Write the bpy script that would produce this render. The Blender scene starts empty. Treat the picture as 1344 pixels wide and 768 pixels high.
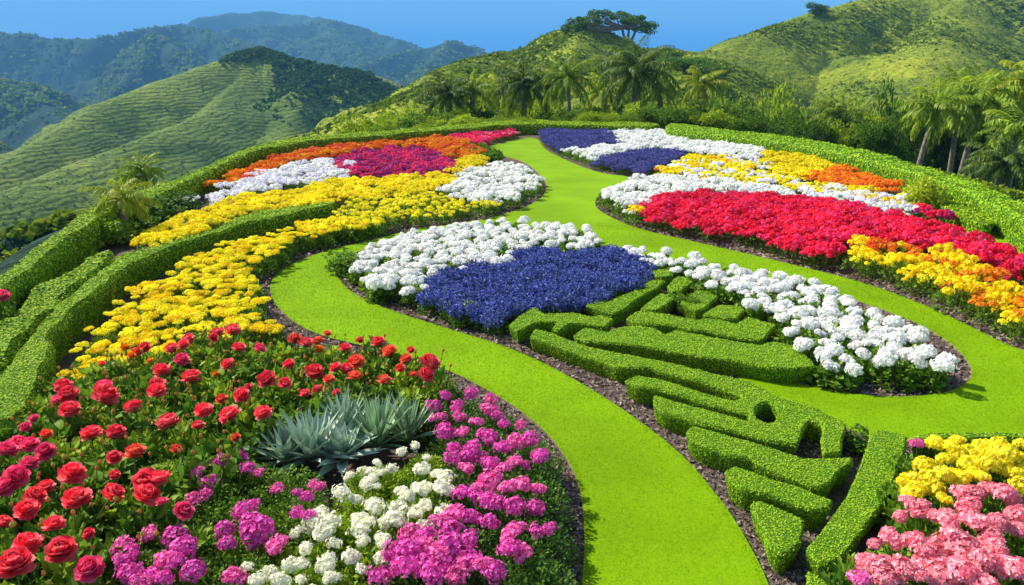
import bpy, math, random
import numpy as np
from mathutils import Vector, Matrix
from mathutils.geometry import delaunay_2d_cdt

R = math.radians
SC = bpy.context.scene
COL = SC.collection
rnd = random.Random(7)
rng = np.random.default_rng(7)

# ------------------------------------------------------------------ camera
F_PX = 1054.8            # focal length in pixels of the 1344 wide photograph
PITCH = R(19.8)
SEA_Z = -200.0
cam = bpy.data.cameras.new('camera')
cam.sensor_width = 36.0
cam.lens = 36.0 * F_PX / 1344.0
cam.clip_start = 0.1
cam.clip_end = 300000
cam_o = bpy.data.objects.new('camera', cam)
cam_o.location = (0, 0, 0)
cam_o.rotation_euler = (math.pi / 2 - PITCH, 0, 0)
COL.objects.link(cam_o)
SC.camera = cam_o

# ------------------------------------------------------------------ light
SUN_AZ, SUN_EL = R(-56), R(41)
SUN_DIR = Vector((math.sin(SUN_AZ) * math.cos(SUN_EL), math.cos(SUN_AZ) * math.cos(SUN_EL), math.sin(SUN_EL)))
world = bpy.data.worlds.new('World')
SC.world = world
world.use_nodes = True
wn = world.node_tree
sky = wn.nodes.new('ShaderNodeTexSky')
sky.sky_type = 'NISHITA'
sky.sun_disc = False
sky.sun_elevation = SUN_EL
sky.sun_rotation = SUN_AZ
sky.altitude = 300
wn.links.new(sky.outputs[0], wn.nodes['Background'].inputs[0])
wn.nodes['Background'].inputs[1].default_value = 0.14
sun = bpy.data.lights.new('sun', 'SUN')
sun.energy = 4.9
sun.angle = R(0.5)
sun.color = (1.0, 0.955, 0.87)
sun_o = bpy.data.objects.new('sun', sun)
sun_o.rotation_euler = (-SUN_DIR).to_track_quat('-Z', 'Y').to_euler()
COL.objects.link(sun_o)
SC.view_settings.view_transform = 'Standard'
SC.view_settings.look = 'None'
SC.view_settings.exposure = 0.52
SC.view_settings.gamma = 1
SC.render.engine = 'CYCLES'
SC.cycles.max_bounces = 6
SC.cycles.diffuse_bounces = 3
SC.cycles.glossy_bounces = 2
SC.cycles.transmission_bounces = 3
SC.cycles.volume_bounces = 0
SC.cycles.use_denoising = True

# ------------------------------------------------------------------ helpers: pixels and ground
SP, CP = math.sin(PITCH), math.cos(PITCH)
H0, SLOPE = 3.2, 0.08


def rays(px):
    px = np.atleast_2d(np.asarray(px, float))
    u = (px[:, 0] - 672) / F_PX
    v = (384 - px[:, 1]) / F_PX
    dy = CP + v * SP
    return np.stack([u / dy, np.ones_like(u), (-SP + v * CP) / dy], 1)


def at_depth(px, py, D):
    return Vector(rays([[px, py]])[0] * D)


def to_garden(px, h=0.0):
    """points of the garden surface (raised by h) seen at these photo pixels"""
    d = rays(px)
    t = (H0 - h) / (-d[:, 2] - SLOPE)
    return d[:, :2] * t[:, None]


def G(x, y):
    return -H0 - SLOPE * y + 0.025 * np.sin(x * 0.7 + 1.3) * np.sin(y * 0.45)


def hash2(ix, iy, seed):
    n = (ix.astype(np.int64) * 374761393 + iy.astype(np.int64) * 668265263 + seed * 982451653) & 0x7fffffff
    n = (n ^ (n >> 13)) * 1274126177 & 0x7fffffff
    return ((n ^ (n >> 16)) & 0xffff).astype(np.float64) / 65535.0


def vnoise(x, y, seed=0):
    ix, iy = np.floor(x), np.floor(y)
    fx, fy = x - ix, y - iy
    fx, fy = fx * fx * (3 - 2 * fx), fy * fy * (3 - 2 * fy)
    a, b = hash2(ix, iy, seed), hash2(ix + 1, iy, seed)
    c, d = hash2(ix, iy + 1, seed), hash2(ix + 1, iy + 1, seed)
    return (a + (b - a) * fx) * (1 - fy) + (c + (d - c) * fx) * fy


def fbm(x, y, oct=4, seed=0):
    s, a, t = 0, 1.0, 0
    for k in range(oct):
        s = s + a * (vnoise(x, y, seed + k) * 2 - 1)
        t += a
        x, y, a = x * 2.03 + 17.1, y * 2.03 + 5.7, a * 0.5
    return s / t


def in_poly(P, poly):
    P = np.asarray(P)
    x, y = P[:, 0], P[:, 1]
    c = np.zeros(len(P), bool)
    n = len(poly)
    for i in range(n):
        x0, y0 = poly[i]
        x1, y1 = poly[(i + 1) % n]
        if y0 == y1:
            continue
        m = ((y0 > y) != (y1 > y)) & (x < (x1 - x0) * (y - y0) / (y1 - y0) + x0)
        c ^= m
    return c


def dist_poly(P, poly, closed=True):
    P = np.asarray(P, float)
    best = np.full(len(P), 1e9)
    n = len(poly)
    for i in range(n if closed else n - 1):
        a = np.asarray(poly[i]); b = np.asarray(poly[(i + 1) % n])
        ab = b - a
        L = (ab ** 2).sum() + 1e-12
        t = np.clip(((P - a) @ ab) / L, 0, 1)
        best = np.minimum(best, np.hypot(*(P - a - t[:, None] * ab).T))
    return best


def chaikin(P, n=1, closed=True):
    P = np.asarray(P, float)
    for _ in range(n):
        Q = np.roll(P, -1, 0) if closed else P[1:]
        B = P if closed else P[:-1]
        N = np.stack([B * .75 + Q * .25, B * .25 + Q * .75], 1).reshape(-1, P.shape[1])
        P = N if closed else np.vstack([P[:1], N, P[-1:]])
    return P


def resample(P, step, closed=True):
    P = np.asarray(P, float)
    Q = np.vstack([P, P[:1]]) if closed else P
    seg = np.hypot(*(Q[1:, :2] - Q[:-1, :2]).T)
    s = np.concatenate([[0], np.cumsum(seg)])
    n = max(3, int(round(s[-1] / step)))
    t = np.linspace(0, s[-1], n, endpoint=False) if closed else np.linspace(0, s[-1], n + 1)
    return np.stack([np.interp(t, s, Q[:, k]) for k in range(Q.shape[1])], 1)


def scatter(poly, spacing, jitter_tries=30, seed=1):
    """poisson-like spots inside a polygon"""
    g = np.random.default_rng(seed)
    poly = np.asarray(poly)
    lo, hi = poly.min(0), poly.max(0)
    s = spacing
    nx, ny = int((hi[0] - lo[0]) / s) + 2, int((hi[1] - lo[1]) / (s * .866)) + 2
    J, I = np.meshgrid(np.arange(ny), np.arange(nx))
    P = np.stack([lo[0] + (I + .5 * (J % 2)) * s, lo[1] + J * s * .866], -1).reshape(-1, 2)
    P = P + g.uniform(-.32, .32, P.shape) * s
    return P[in_poly(P + g.normal(0, .16, P.shape) * s, poly)]


# ------------------------------------------------------------------ helpers: meshes
CACHE = {}


class MB:
    def __init__(self):
        self.v, self.f, self.n = [], [], 0

    def add(self, V, Fc, mat=0, smooth=False):
        V = np.asarray(V, float).reshape(-1, 3)
        Fc = np.asarray(Fc, int)
        if len(Fc) == 0:
            return
        self.v.append(V)
        self.f.append((Fc + self.n, mat, smooth))
        self.n += len(V)

    def stamp(self, V, Fc, M, O, mat=0, smooth=False):
        """template V,Fc copied by matrices M (m,3,3) and offsets O (m,3)"""
        V = np.asarray(V, float); Fc = np.asarray(Fc, int)
        m = len(M)
        if m == 0:
            return
        W = np.einsum('mij,nj->mni', M, V) + O[:, None, :]
        FF = Fc[None] + (np.arange(m) * len(V))[:, None, None]
        self.add(W.reshape(-1, 3), FF.reshape(-1, Fc.shape[1]), mat, smooth)

    def mesh(self, name, mats):
        me = bpy.data.meshes.new(name)
        CACHE[me.name] = self
        V = np.concatenate(self.v).astype(np.float32)
        me.vertices.add(len(V))
        me.vertices.foreach_set('co', V.ravel())
        loops = np.concatenate([f.ravel() for f, _, _ in self.f]).astype(np.int32)
        tot = np.concatenate([np.full(len(f), f.shape[1]) for f, _, _ in self.f]).astype(np.int32)
        start = np.concatenate([[0], np.cumsum(tot)[:-1]]).astype(np.int32)
        me.loops.add(len(loops))
        me.loops.foreach_set('vertex_index', loops)
        me.polygons.add(len(tot))
        me.polygons.foreach_set('loop_start', start)
        me.polygons.foreach_set('loop_total', tot)
        me.polygons.foreach_set('material_index', np.concatenate([np.full(len(f), m) for f, m, _ in self.f]).astype(np.int32))
        me.polygons.foreach_set('use_smooth', np.concatenate([np.full(len(f), s) for f, _, s in self.f]).astype(bool))
        for m in mats:
            me.materials.append(m)
        me.update(calc_edges=True)
        return me


def link(name, data, parent=None, loc=None, rot=None, scale=None):
    o = bpy.data.objects.new(name, data)
    COL.objects.link(o)
    if parent: o.parent = parent
    if loc is not None: o.location = loc
    if rot is not None: o.rotation_euler = rot
    if scale is not None: o.scale = scale if hasattr(scale, '__len__') else (scale,) * 3
    return o


def tag(o, label=None, cat=None, group=None, kind=None):
    if label: o['label'] = label
    if cat: o['category'] = cat
    if group: o['group'] = group
    if kind: o['kind'] = kind
    return o


def frames(N, twist=None, g=rng):
    """rotation matrices whose local Z is N, spun randomly about it"""
    N = N / np.linalg.norm(N, axis=1, keepdims=True)
    A = np.where(np.abs(N[:, 2:3]) > .95, np.array([[1., 0, 0]]), np.array([[0, 0, 1.]]))
    X = np.cross(A, N); X /= np.linalg.norm(X, axis=1, keepdims=True)
    Y = np.cross(N, X)
    a = g.uniform(0, 2 * np.pi, len(N)) if twist is None else twist
    c, s = np.cos(a)[:, None], np.sin(a)[:, None]
    return np.stack([X * c + Y * s, -X * s + Y * c, N], 2)


def leaf_frames(D, up, g=rng, roll=.5):
    """local Y along D (leaf axis), local Z close to up"""
    D = D / np.linalg.norm(D, axis=1, keepdims=True)
    U = np.broadcast_to(np.asarray(up, float), D.shape) + g.normal(0, roll, D.shape)
    X = np.cross(D, U); X /= np.linalg.norm(X, axis=1, keepdims=True) + 1e-9
    Z = np.cross(X, D)
    return np.stack([X, D, Z], 2)


RHOMB = (np.array([[0, 0, 0], [.32, .5, .06], [0, 1, 0], [-.32, .5, .06]]), np.array([[0, 1, 2, 3]]))
RHOMBW = (np.array([[0, 0, 0], [.5, .45, .1], [0, 1, 0], [-.5, .45, .1]]), np.array([[0, 1, 2, 3]]))


def blade(n=3, w=.28, cup=.08, droop=0.0, prof=None):
    """leaf of n segments, midrib lowered; local Y length 1"""
    t = np.linspace(0, 1, n + 1)
    wd = w * np.sin(np.pi * np.clip(t * .93 + .07, 0, 1)) ** .8 if prof is None else w * np.asarray(prof)
    V, Fc = [], []
    for i, (a, b) in enumerate(zip(t, wd)):
        z = -droop * a * a
        V += [[-b, a, z + cup * b / w], [0, a, z], [b, a, z + cup * b / w]]
        if i:
            k = i * 3
            Fc += [[k - 3, k - 2, k + 1, k], [k - 2, k - 1, k + 2, k + 1]]
    return np.array(V), np.array(Fc)


def tube(mb, P, rad, sides=8, mat=0):
    P = np.asarray(P, float)
    n = len(P)
    T = np.gradient(P, axis=0)
    M = frames(T, np.zeros(n))
    a = np.linspace(0, 2 * np.pi, sides, endpoint=False)
    ring = np.stack([np.cos(a), np.sin(a), a * 0], 1)
    V = P[:, None] + np.einsum('nij,kj->nki', M, ring) * np.asarray(rad).reshape(-1, 1, 1)
    i, k = np.meshgrid(np.arange(n - 1), np.arange(sides), indexing='ij')
    Fc = np.stack([i * sides + k, i * sides + (k + 1) % sides, (i + 1) * sides + (k + 1) % sides, (i + 1) * sides + k], -1).reshape(-1, 4)
    mb.add(V.reshape(-1, 3), Fc, mat, True)


# ------------------------------------------------------------------ helpers: materials
def new_mat(name):
    m = bpy.data.materials.new(name)
    m.use_nodes = True
    return m, m.node_tree, m.node_tree.nodes['Principled BSDF']


def lin(r, g, b):
    f = lambda c: (c / 255 / 12.92) if c / 255 <= .04045 else ((c / 255 + .055) / 1.055) ** 2.4
    return (f(r), f(g), f(b))


def leafy(name, cols, rough=.5, transl=.25, objvar=.12, spec=.35, patch=None):
    """foliage / petal material: each leaf takes its own tone out of cols"""
    m, nt, b = new_mat(name)
    N, L = nt.nodes, nt.links
    geo = N.new('ShaderNodeNewGeometry')
    ramp = N.new('ShaderNodeValToRGB')
    cr = ramp.color_ramp
    while len(cr.elements) < len(cols):
        cr.elements.new(.5)
    for i, c in enumerate(cols):
        cr.elements[i].position = i / max(1, len(cols) - 1)
        cr.elements[i].color = (*c, 1)
    fac = geo.outputs['Random Per Island']
    if patch:
        tc = N.new('ShaderNodeNewGeometry'); no = N.new('ShaderNodeTexNoise')
        no.inputs['Scale'].default_value = patch[0]
        no.inputs['Detail'].default_value = 2
        L.new(tc.outputs['Position'], no.inputs['Vector'])
        ma = N.new('ShaderNodeMath'); ma.operation = 'MULTIPLY_ADD'
        L.new(no.outputs['Fac'], ma.inputs[0]); ma.inputs[1].default_value = patch[1]; ma.inputs[2].default_value = -patch[1] / 2
        ad = N.new('ShaderNodeMath'); ad.operation = 'ADD'; ad.use_clamp = True
        L.new(ma.outputs[0], ad.inputs[0]); L.new(fac, ad.inputs[1])
        fac = ad.outputs[0]
    L.new(fac, ramp.inputs[0])
    oi = N.new('ShaderNodeObjectInfo')
    hs = N.new('ShaderNodeHueSaturation')
    mr = N.new('ShaderNodeMapRange')
    mr.inputs['To Min'].default_value = 1 - objvar
    mr.inputs['To Max'].default_value = 1 + objvar
    L.new(oi.outputs['Random'], mr.inputs['Value'])
    L.new(mr.outputs[0], hs.inputs['Value'])
    L.new(ramp.outputs[0], hs.inputs['Color'])
    b.inputs['Roughness'].default_value = rough
    b.inputs['Specular IOR Level'].default_value = spec
    L.new(hs.outputs[0], b.inputs['Base Color'])
    if transl > 0:
        tr = N.new('ShaderNodeBsdfTranslucent')
        L.new(hs.outputs[0], tr.inputs['Color'])
        mx = N.new('ShaderNodeMixShader'); mx.inputs[0].default_value = transl
        L.new(b.outputs[0], mx.inputs[1]); L.new(tr.outputs[0], mx.inputs[2])
        L.new(mx.outputs[0], N['Material Output'].inputs['Surface'])
    return m


def noisy(name, stops, scale, detail=6, rough=.9, bump=.3, bscale=None, bdist=.02, second=None):
    m, nt, b = new_mat(name)
    N, L = nt.nodes, nt.links
    geo = N.new('ShaderNodeNewGeometry')
    no = N.new('ShaderNodeTexNoise'); no.inputs['Scale'].default_value = scale; no.inputs['Detail'].default_value = detail
    no.inputs['Roughness'].default_value = .65
    L.new(geo.outputs['Position'], no.inputs['Vector'])
    ramp = N.new('ShaderNodeValToRGB'); cr = ramp.color_ramp
    while len(cr.elements) < len(stops): cr.elements.new(.5)
    for i, (p, c) in enumerate(stops):
        cr.elements[i].position = p; cr.elements[i].color = (*c, 1)
    L.new(no.outputs['Fac'], ramp.inputs[0])
    col = ramp.outputs[0]
    if second:
        n3 = N.new('ShaderNodeTexNoise'); n3.inputs['Scale'].default_value = second[0]; n3.inputs['Detail'].default_value = 3
        L.new(geo.outputs['Position'], n3.inputs['Vector'])
        mp = N.new('ShaderNodeMapRange'); mp.inputs['From Min'].default_value = .3; mp.inputs['From Max'].default_value = .7
        mp.inputs['To Min'].default_value = 1 - second[1]; mp.inputs['To Max'].default_value = 1 + second[1]
        L.new(n3.outputs['Fac'], mp.inputs['Value'])
        hs = N.new('ShaderNodeHueSaturation'); L.new(col, hs.inputs['Color']); L.new(mp.outputs[0], hs.inputs['Value'])
        col = hs.outputs[0]
    L.new(col, b.inputs['Base Color'])
    b.inputs['Roughness'].default_value = rough
    b.inputs['Specular IOR Level'].default_value = .05
    n2 = N.new('ShaderNodeTexNoise'); n2.inputs['Scale'].default_value = bscale or scale * 2; n2.inputs['Detail'].default_value = 5
    L.new(geo.outputs['Position'], n2.inputs['Vector'])
    bp = N.new('ShaderNodeBump'); bp.inputs['Strength'].default_value = bump; bp.inputs['Distance'].default_value = bdist
    L.new(n2.outputs['Fac'], bp.inputs['Height']); L.new(bp.outputs[0], b.inputs['Normal'])
    return m


M = {}
M['lawn'] = noisy('lawn', [(.25, (.135, .262, .001)), (.5, (.172, .315, .002)), (.8, (.212, .362, .004))], 26, 8, .85, .25, 90, .012, second=(.8, .16))
M['grass_blade'] = leafy('grass_blade', [(.15, .275, .001), (.182, .322, .002), (.218, .366, .004)], .9, .30, 0, 0)
M['soil'] = noisy('soil', [(.25, (.045, .030, .023)), (.5, (.12, .085, .066)), (.75, (.23, .175, .14))], 30, 8, .95, .9, 45, .03)
M['mulch'] = leafy('mulch', [(.08, .055, .042), (.19, .14, .11), (.34, .27, .22)], .9, 0, 0, .1)
M['lawn_edge'] = noisy('lawn_edge', [(.3, (.16, .12, .08)), (.7, (.34, .27, .19))], 40, 5, .95, .5, 60, .01)
M['stem'] = leafy('stem', [(.07, .14, .02), (.14, .22, .04)], .5, .1)
M['bud'] = leafy('bud', [(.35, .42, .04), (.6, .5, .06), (.7, .25, .05)], .5, .2)
M['bark'] = noisy('bark', [(.3, (.06, .045, .035)), (.7, (.2, .16, .12))], 9, 6, .9, .7, 14, .05)
M['palm_bark'] = noisy('palm_bark', [(.3, (.13, .10, .075)), (.7, (.34, .28, .22))], 6, 6, .9, .7, 9, .05)
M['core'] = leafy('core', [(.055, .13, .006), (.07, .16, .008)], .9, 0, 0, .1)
M['box'] = leafy('box', [(.16, .32, .005), (.22, .42, .008), (.29, .50, .010), (.36, .54, .02), (.38, .50, .03)], .7, .10, .05, .12, patch=(2.2, .45))
M['box_yellow'] = leafy('box_yellow', [(.17, .32, .006), (.26, .43, .008), (.36, .52, .010), (.48, .58, .015)], .7, .12, .05, .12, patch=(1.4, .5))
M['fol_dark'] = leafy('fol_dark', [(.03, .085, .010), (.06, .15, .014), (.10, .21, .02), (.17, .28, .03)], .6, .28, .1, .15)
M['fol_mid'] = leafy('fol_mid', [(.05, .13, .010), (.11, .24, .016), (.18, .33, .02), (.30, .42, .035)], .6, .3, .1, .15)
M['fol_lime'] = leafy('fol_lime', [(.10, .22, .012), (.22, .37, .016), (.34, .48, .02), (.46, .54, .04)], .6, .32, .1, .15)
M['tree_dark'] = leafy('tree_dark', [(.04, .10, .010), (.09, .19, .012), (.17, .28, .018)], .7, .38, .25, .1)
M['tree_mid'] = leafy('tree_mid', [(.09, .18, .010), (.19, .31, .014), (.30, .41, .02)], .7, .4, .25, .1)
M['tree_lime'] = leafy('tree_lime', [(.17, .28, .010), (.32, .44, .012), (.46, .54, .02)], .7, .4, .2, .1)
M['palm_leaf'] = leafy('palm_leaf', [(.13, .23, .012), (.28, .40, .02), (.46, .55, .03)], .5, .42, .15, .25)
M['palm_gold'] = leafy('palm_gold', [(.22, .33, .014), (.42, .50, .02), (.58, .6, .03)], .5, .42, .15, .25)
M['palm_dark'] = leafy('palm_dark', [(.05, .105, .012), (.11, .19, .018), (.24, .32, .03)], .5, .35, .1, .25)
M['agave'] = leafy('agave', [(.25, .38, .25), (.38, .52, .37), (.55, .66, .51)], .6, .10, .08, .3)
M['agave_green'] = leafy('agave_green', [(.17, .31, .14), (.28, .44, .22), (.42, .56, .32)], .6, .15, .08, .4)


def petal(name, cols, transl=.3, objvar=.12):
    M[name] = leafy(name, cols, .6, transl, objvar, .2)


petal('p_red', [lin(244, 50, 74), lin(255, 86, 100), lin(255, 140, 142)])
petal('p_coral', [lin(242, 66, 54), lin(252, 104, 78), lin(255, 150, 110)])
petal('p_rose', [lin(240, 50, 108), lin(254, 88, 136), lin(255, 140, 170)])
petal('p_magenta', [lin(206, 44, 150), lin(236, 80, 180), lin(250, 140, 210)])
petal('p_pink_magenta', [lin(218, 60, 142), lin(244, 98, 174), lin(252, 156, 206)])
petal('p_cream', [lin(238, 234, 190), lin(250, 248, 220), lin(254, 254, 240)], .3, .05)
petal('p_white', [lin(244, 243, 232), lin(252, 251, 243), lin(255, 255, 250)], .35, .04)
petal('p_lilac', [lin(216, 204, 234), lin(242, 238, 248), lin(252, 251, 254)], .3, .05)
petal('p_yellow', [lin(252, 220, 0), lin(255, 242, 8), lin(255, 250, 60)])
petal('p_gold', [lin(252, 200, 0), lin(255, 226, 4), lin(255, 238, 24)])
petal('p_lemon', [lin(246, 218, 6), lin(255, 238, 20), lin(255, 246, 90)])
petal('p_orange', [lin(240, 110, 10), lin(252, 146, 16), lin(255, 184, 40)])
petal('p_vermilion', [lin(230, 62, 24), lin(246, 94, 34), lin(254, 132, 56)])
petal('p_pink', [lin(244, 104, 130), lin(253, 148, 162), lin(255, 204, 204)])
petal('p_crimson', [lin(222, 8, 48), lin(248, 22, 66), lin(255, 62, 100)])
petal('p_hot', [lin(222, 18, 86), lin(246, 44, 110), lin(252, 96, 146)])
petal('p_plum', [lin(134, 24, 92), lin(178, 42, 128), lin(212, 80, 160)])
petal('p_blue', [lin(50, 62, 126), lin(80, 94, 172), lin(136, 148, 212)], .2)
petal('p_navy', [lin(62, 62, 120), lin(88, 90, 160), lin(132, 132, 194)], .2)

# ------------------------------------------------------------------ the lawn outline and the garden limits (photo pixels)
LAWN = [(637, 194), (648, 205), (690, 213), (718, 238), (717, 256), (696, 272), (655, 287), (600, 296), (540, 303), (480, 318),
        (430, 330), (388, 346), (360, 364), (353, 385), (362, 405), (385, 427), (420, 444), (470, 455), (530, 468), (585, 486), (637, 512),
        (684, 542), (728, 582), (756, 628), (766, 673), (767, 720), (765, 770), (750, 900), (735, 1000), (1085, 1000), (1052, 900), (1006, 768), (990, 735), (965, 690), (940, 655),
        (905, 612), (870, 580), (830, 550), (790, 522), (740, 492), (690, 466), (640, 448), (580, 430), (520, 412), (475, 395), (450, 377),
        (439, 358), (447, 342), (470, 331), (520, 320), (580, 313), (650, 309), (740, 312), (800, 326), (860, 340), (930, 352), (1000, 366), (1080, 385),
        (1150, 408), (1205, 430), (1245, 453), (1270, 478), (1277, 497), (1262, 512), (1229, 522), (1178, 525), (1128, 522), (1081, 514),
        (1040, 506), (990, 499), (960, 497), (1000, 516), (1050, 536), (1100, 560), (1142, 580), (1195, 584), (1344, 580), (1480, 580), (1640, 560), (1500, 500), (1344, 469), (1262, 427),
        (1195, 397), (1128, 373), (1051, 353), (961, 330), (900, 316), (840, 303), (802, 288), (780, 274), (783, 260), (805, 248), (832, 234), (795, 230),
        (768, 222), (735, 208), (714, 197), (707, 182), (690, 181), (660, 187)]
LAWN2 = [(1214, 288), (1250, 290), (1299, 301), (1344, 322), (1420, 350), (1420, 380), (1344, 340), (1290, 318), (1235, 300)]
PERIM_TOP = [(-260, 560), (-120, 450), (0, 356), (45, 322), (91, 292), (128, 267), (165, 252), (204, 246), (240, 231), (286, 210), (331, 192), (377, 183), (422, 178), (480, 174),
             (568, 168), (617, 162), (666, 159), (740, 159), (804, 160), (865, 162)]
RIGHT_TOP = [(873, 164), (888, 162), (935, 168), (1000, 175), (1084, 187), (1152, 200), (1221, 221), (1279, 239), (1344, 266), (1450, 320), (1600, 420)]
gp = [tuple(p) for p in to_garden(PERIM_TOP + RIGHT_TOP[1:], .5)]
GARDEN = [(gp[0][0] - 3, -14)] + [(gp[0][0] - 1, gp[0][1] - 3)] + gp + [(gp[-1][0] + 2, gp[-1][1] - 3), (gp[-1][0] + 3, -14)]
GARDEN = np.array(GARDEN)

# ------------------------------------------------------------------ terrain
def ridge(pts):
    return [np.array(at_depth(*p)) for p in pts]


HILLS = [  # (ridge points (pixel x, pixel y, distance), slope, rounding, noise amplitude, noise wavelength)
    (ridge([(-190, 300, 280), (0, 216, 300), (67, 176, 330), (134, 136, 370), (214, 106, 400), (270, 86, 430), (320, 69, 450), (342, 65, 460), (370, 74, 450), (420, 86, 440), (470, 94, 430), (520, 117, 420), (580, 165, 400)]), .56, 7, 11, 55),
    (ridge([(342, 65, 458), (310, 110, 420), (268, 150, 370), (167, 190, 310), (84, 221, 270), (0, 254, 240), (-190, 340, 200)]), .56, 9, 11, 55),
    (ridge([(400, 84, 444), (392, 120, 410), (376, 180, 365), (360, 230, 330)]), .60, 6, 5, 40),
    (ridge([(-190, 60, 1700), (0, 44, 1700), (60, 47, 1666), (120, 51, 1632), (160, 45, 1700), (200, 35, 1785), (235, 30, 1870), (290, 47, 1785), (340, 62, 1700), (420, 100, 1615)]), .85, 13, 57, 180),
    (ridge([(203, 42, 1462), (190, 75, 1343), (155, 110, 1241), (130, 140, 1122), (90, 190, 952)]), .75, 6, 35, 135),
    (ridge([(203, 42, 1462), (245, 75, 1360), (300, 110, 1224)]), .7, 6, 35, 135),
    (ridge([(-150, 70, 1054), (0, 103, 952), (45, 128, 884), (95, 168, 782), (130, 200, 714)]), .7, 10, 35, 105),
    (ridge([(-150, 150, 420), (0, 190, 400), (50, 215, 380)]), .7, 8, 10, 60),
    (ridge([(215, 40, 2890), (240, 32, 2890), (265, 25, 2975), (290, 20, 3060), (320, 15, 3230), (345, 13, 3315), (375, 18, 3315), (400, 21, 3230), (430, 26, 3060)]), .5, 26, 88, 330),
    (ridge([(290, 44, 2295), (325, 34, 2380), (375, 33, 2380), (430, 26, 2414), (470, 36, 2380), (510, 48, 2295), (550, 63, 2210), (585, 80, 2125)]), .52, 18, 99, 300),
    (ridge([(430, 28, 2397), (455, 55, 2125), (480, 75, 1870), (500, 100, 1615)]), .5, 18, 77, 240),
    (ridge([(450, 95, 1615), (500, 76, 1700), (560, 63, 1785), (592, 53, 1785), (625, 63, 1785), (655, 80, 1700)]), .5, 15, 57, 210),
    (ridge([(592, 53, 1785), (570, 80, 1530), (545, 110, 1292), (520, 135, 1105)]), .5, 15, 48, 180),
    (ridge([(480, 200, 78), (505, 172, 92), (535, 141, 112), (565, 112, 132), (592, 94, 150), (620, 81, 170), (650, 72, 190), (672, 80, 205)]), .45, 6, 4, 22),
    (ridge([(640, 76, 220), (660, 68, 235), (690, 72, 240), (716, 56, 232), (742, 38, 222), (768, 31, 216), (800, 46, 212), (828, 60, 216)]), .47, 4, 5, 25),
    (ridge([(768, 31, 216), (752, 70, 190), (740, 100, 160)]), .5, 5, 4, 25),
    (ridge([(828, 62, 216), (880, 64, 230), (925, 70, 240)]), .4, 6, 4, 25),
    (ridge([(820, 110, 120), (870, 96, 140), (905, 84, 170), (935, 68, 240), (985, 46, 260), (1040, 27, 280), (1090, 11, 290), (1140, -1, 300), (1250, -10, 320), (1400, -25, 330), (1700, -60, 340)]), .46, 9, 5, 35),
    (ridge([(1250, -10, 320), (1230, 60, 250), (1190, 110, 200)]), .38, 14, 6, 35),
]


def terrain(X, Y, cover=False):
    shp = X.shape
    X = X.ravel(); Y = Y.ravel()
    P = np.stack([X, Y], 1)
    d = dist_poly(P, GARDEN) * np.where(in_poly(P, GARDEN), -1, 1)
    dd = np.maximum(d - .7, 0)
    s = np.where(X < 0, np.clip(.30 + 1.2 * np.clip((-X - 1) / 6, 0, 1) * np.clip((44 - Y) / 10, 0, 1), 0, 1.5), .30)
    z = G(X, Y) - .12 - s * (np.sqrt(dd * dd + 4) - 2) - np.clip(dd - 25, 0, 1e9) * .25
    far = np.hypot(X, Y)
    floor = -95 - np.clip(far - 300, 0, 1e9) * .07 + 12 * fbm(X / 90, Y / 90, 3, 5)
    floor = np.maximum(floor, SEA_Z - 40)
    cov = np.zeros(len(X))
    z = np.maximum(z, floor)
    wx = fbm(X / 60, Y / 60, 3, 11); wy = fbm(X / 60 + 9, Y / 60, 3, 12)
    for k, (rp, slope, rr, amp, wl) in enumerate(HILLS):
        best = np.full(len(X), -1e9)
        for a, b in zip(rp[:-1], rp[1:]):
            ab = b[:2] - a[:2]
            px, py = X - a[0], Y - a[1]
            t = np.clip((px * ab[0] + py * ab[1]) / (ab @ ab), 0, 1)
            dist = np.hypot(px - t * ab[0], py - t * ab[1])
            dist = dist * (1 + .22 * wx)
            best = np.maximum(best, a[2] + (b[2] - a[2]) * t - slope * (np.sqrt(dist * dist + rr * rr) - rr))
            if b is rp[1]:
                dmin = dist
            else:
                dmin = np.minimum(dmin, dist)
        n = fbm(X / wl, Y / wl, 5, 20 + k)
        gully = 1 - np.abs(fbm(X / wl + 3 + wy * .5, Y / wl, 4, 40 + k)) * 2
        fr_ = 1.7 if 3 <= k <= 12 else 1.0
        best = best + n * np.minimum(dmin * .22 * fr_, amp * 1.2) - gully * np.minimum(dmin * .14 * fr_, amp * .9)
        if fr_ > 1.5:
            best = best + fbm(X / (wl * .3), Y / (wl * .3), 4, 60 + k) * amp * .16
        m = best > z
        z = np.where(m, best, z)
        cov = np.where(m, k + 1, cov)
    if cover:
        return z.reshape(shp), cov.reshape(shp), d.reshape(shp)
    return z.reshape(shp)


def tz(x, y):
    return float(terrain(np.array([float(x)]), np.array([float(y)]))[0])


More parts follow.
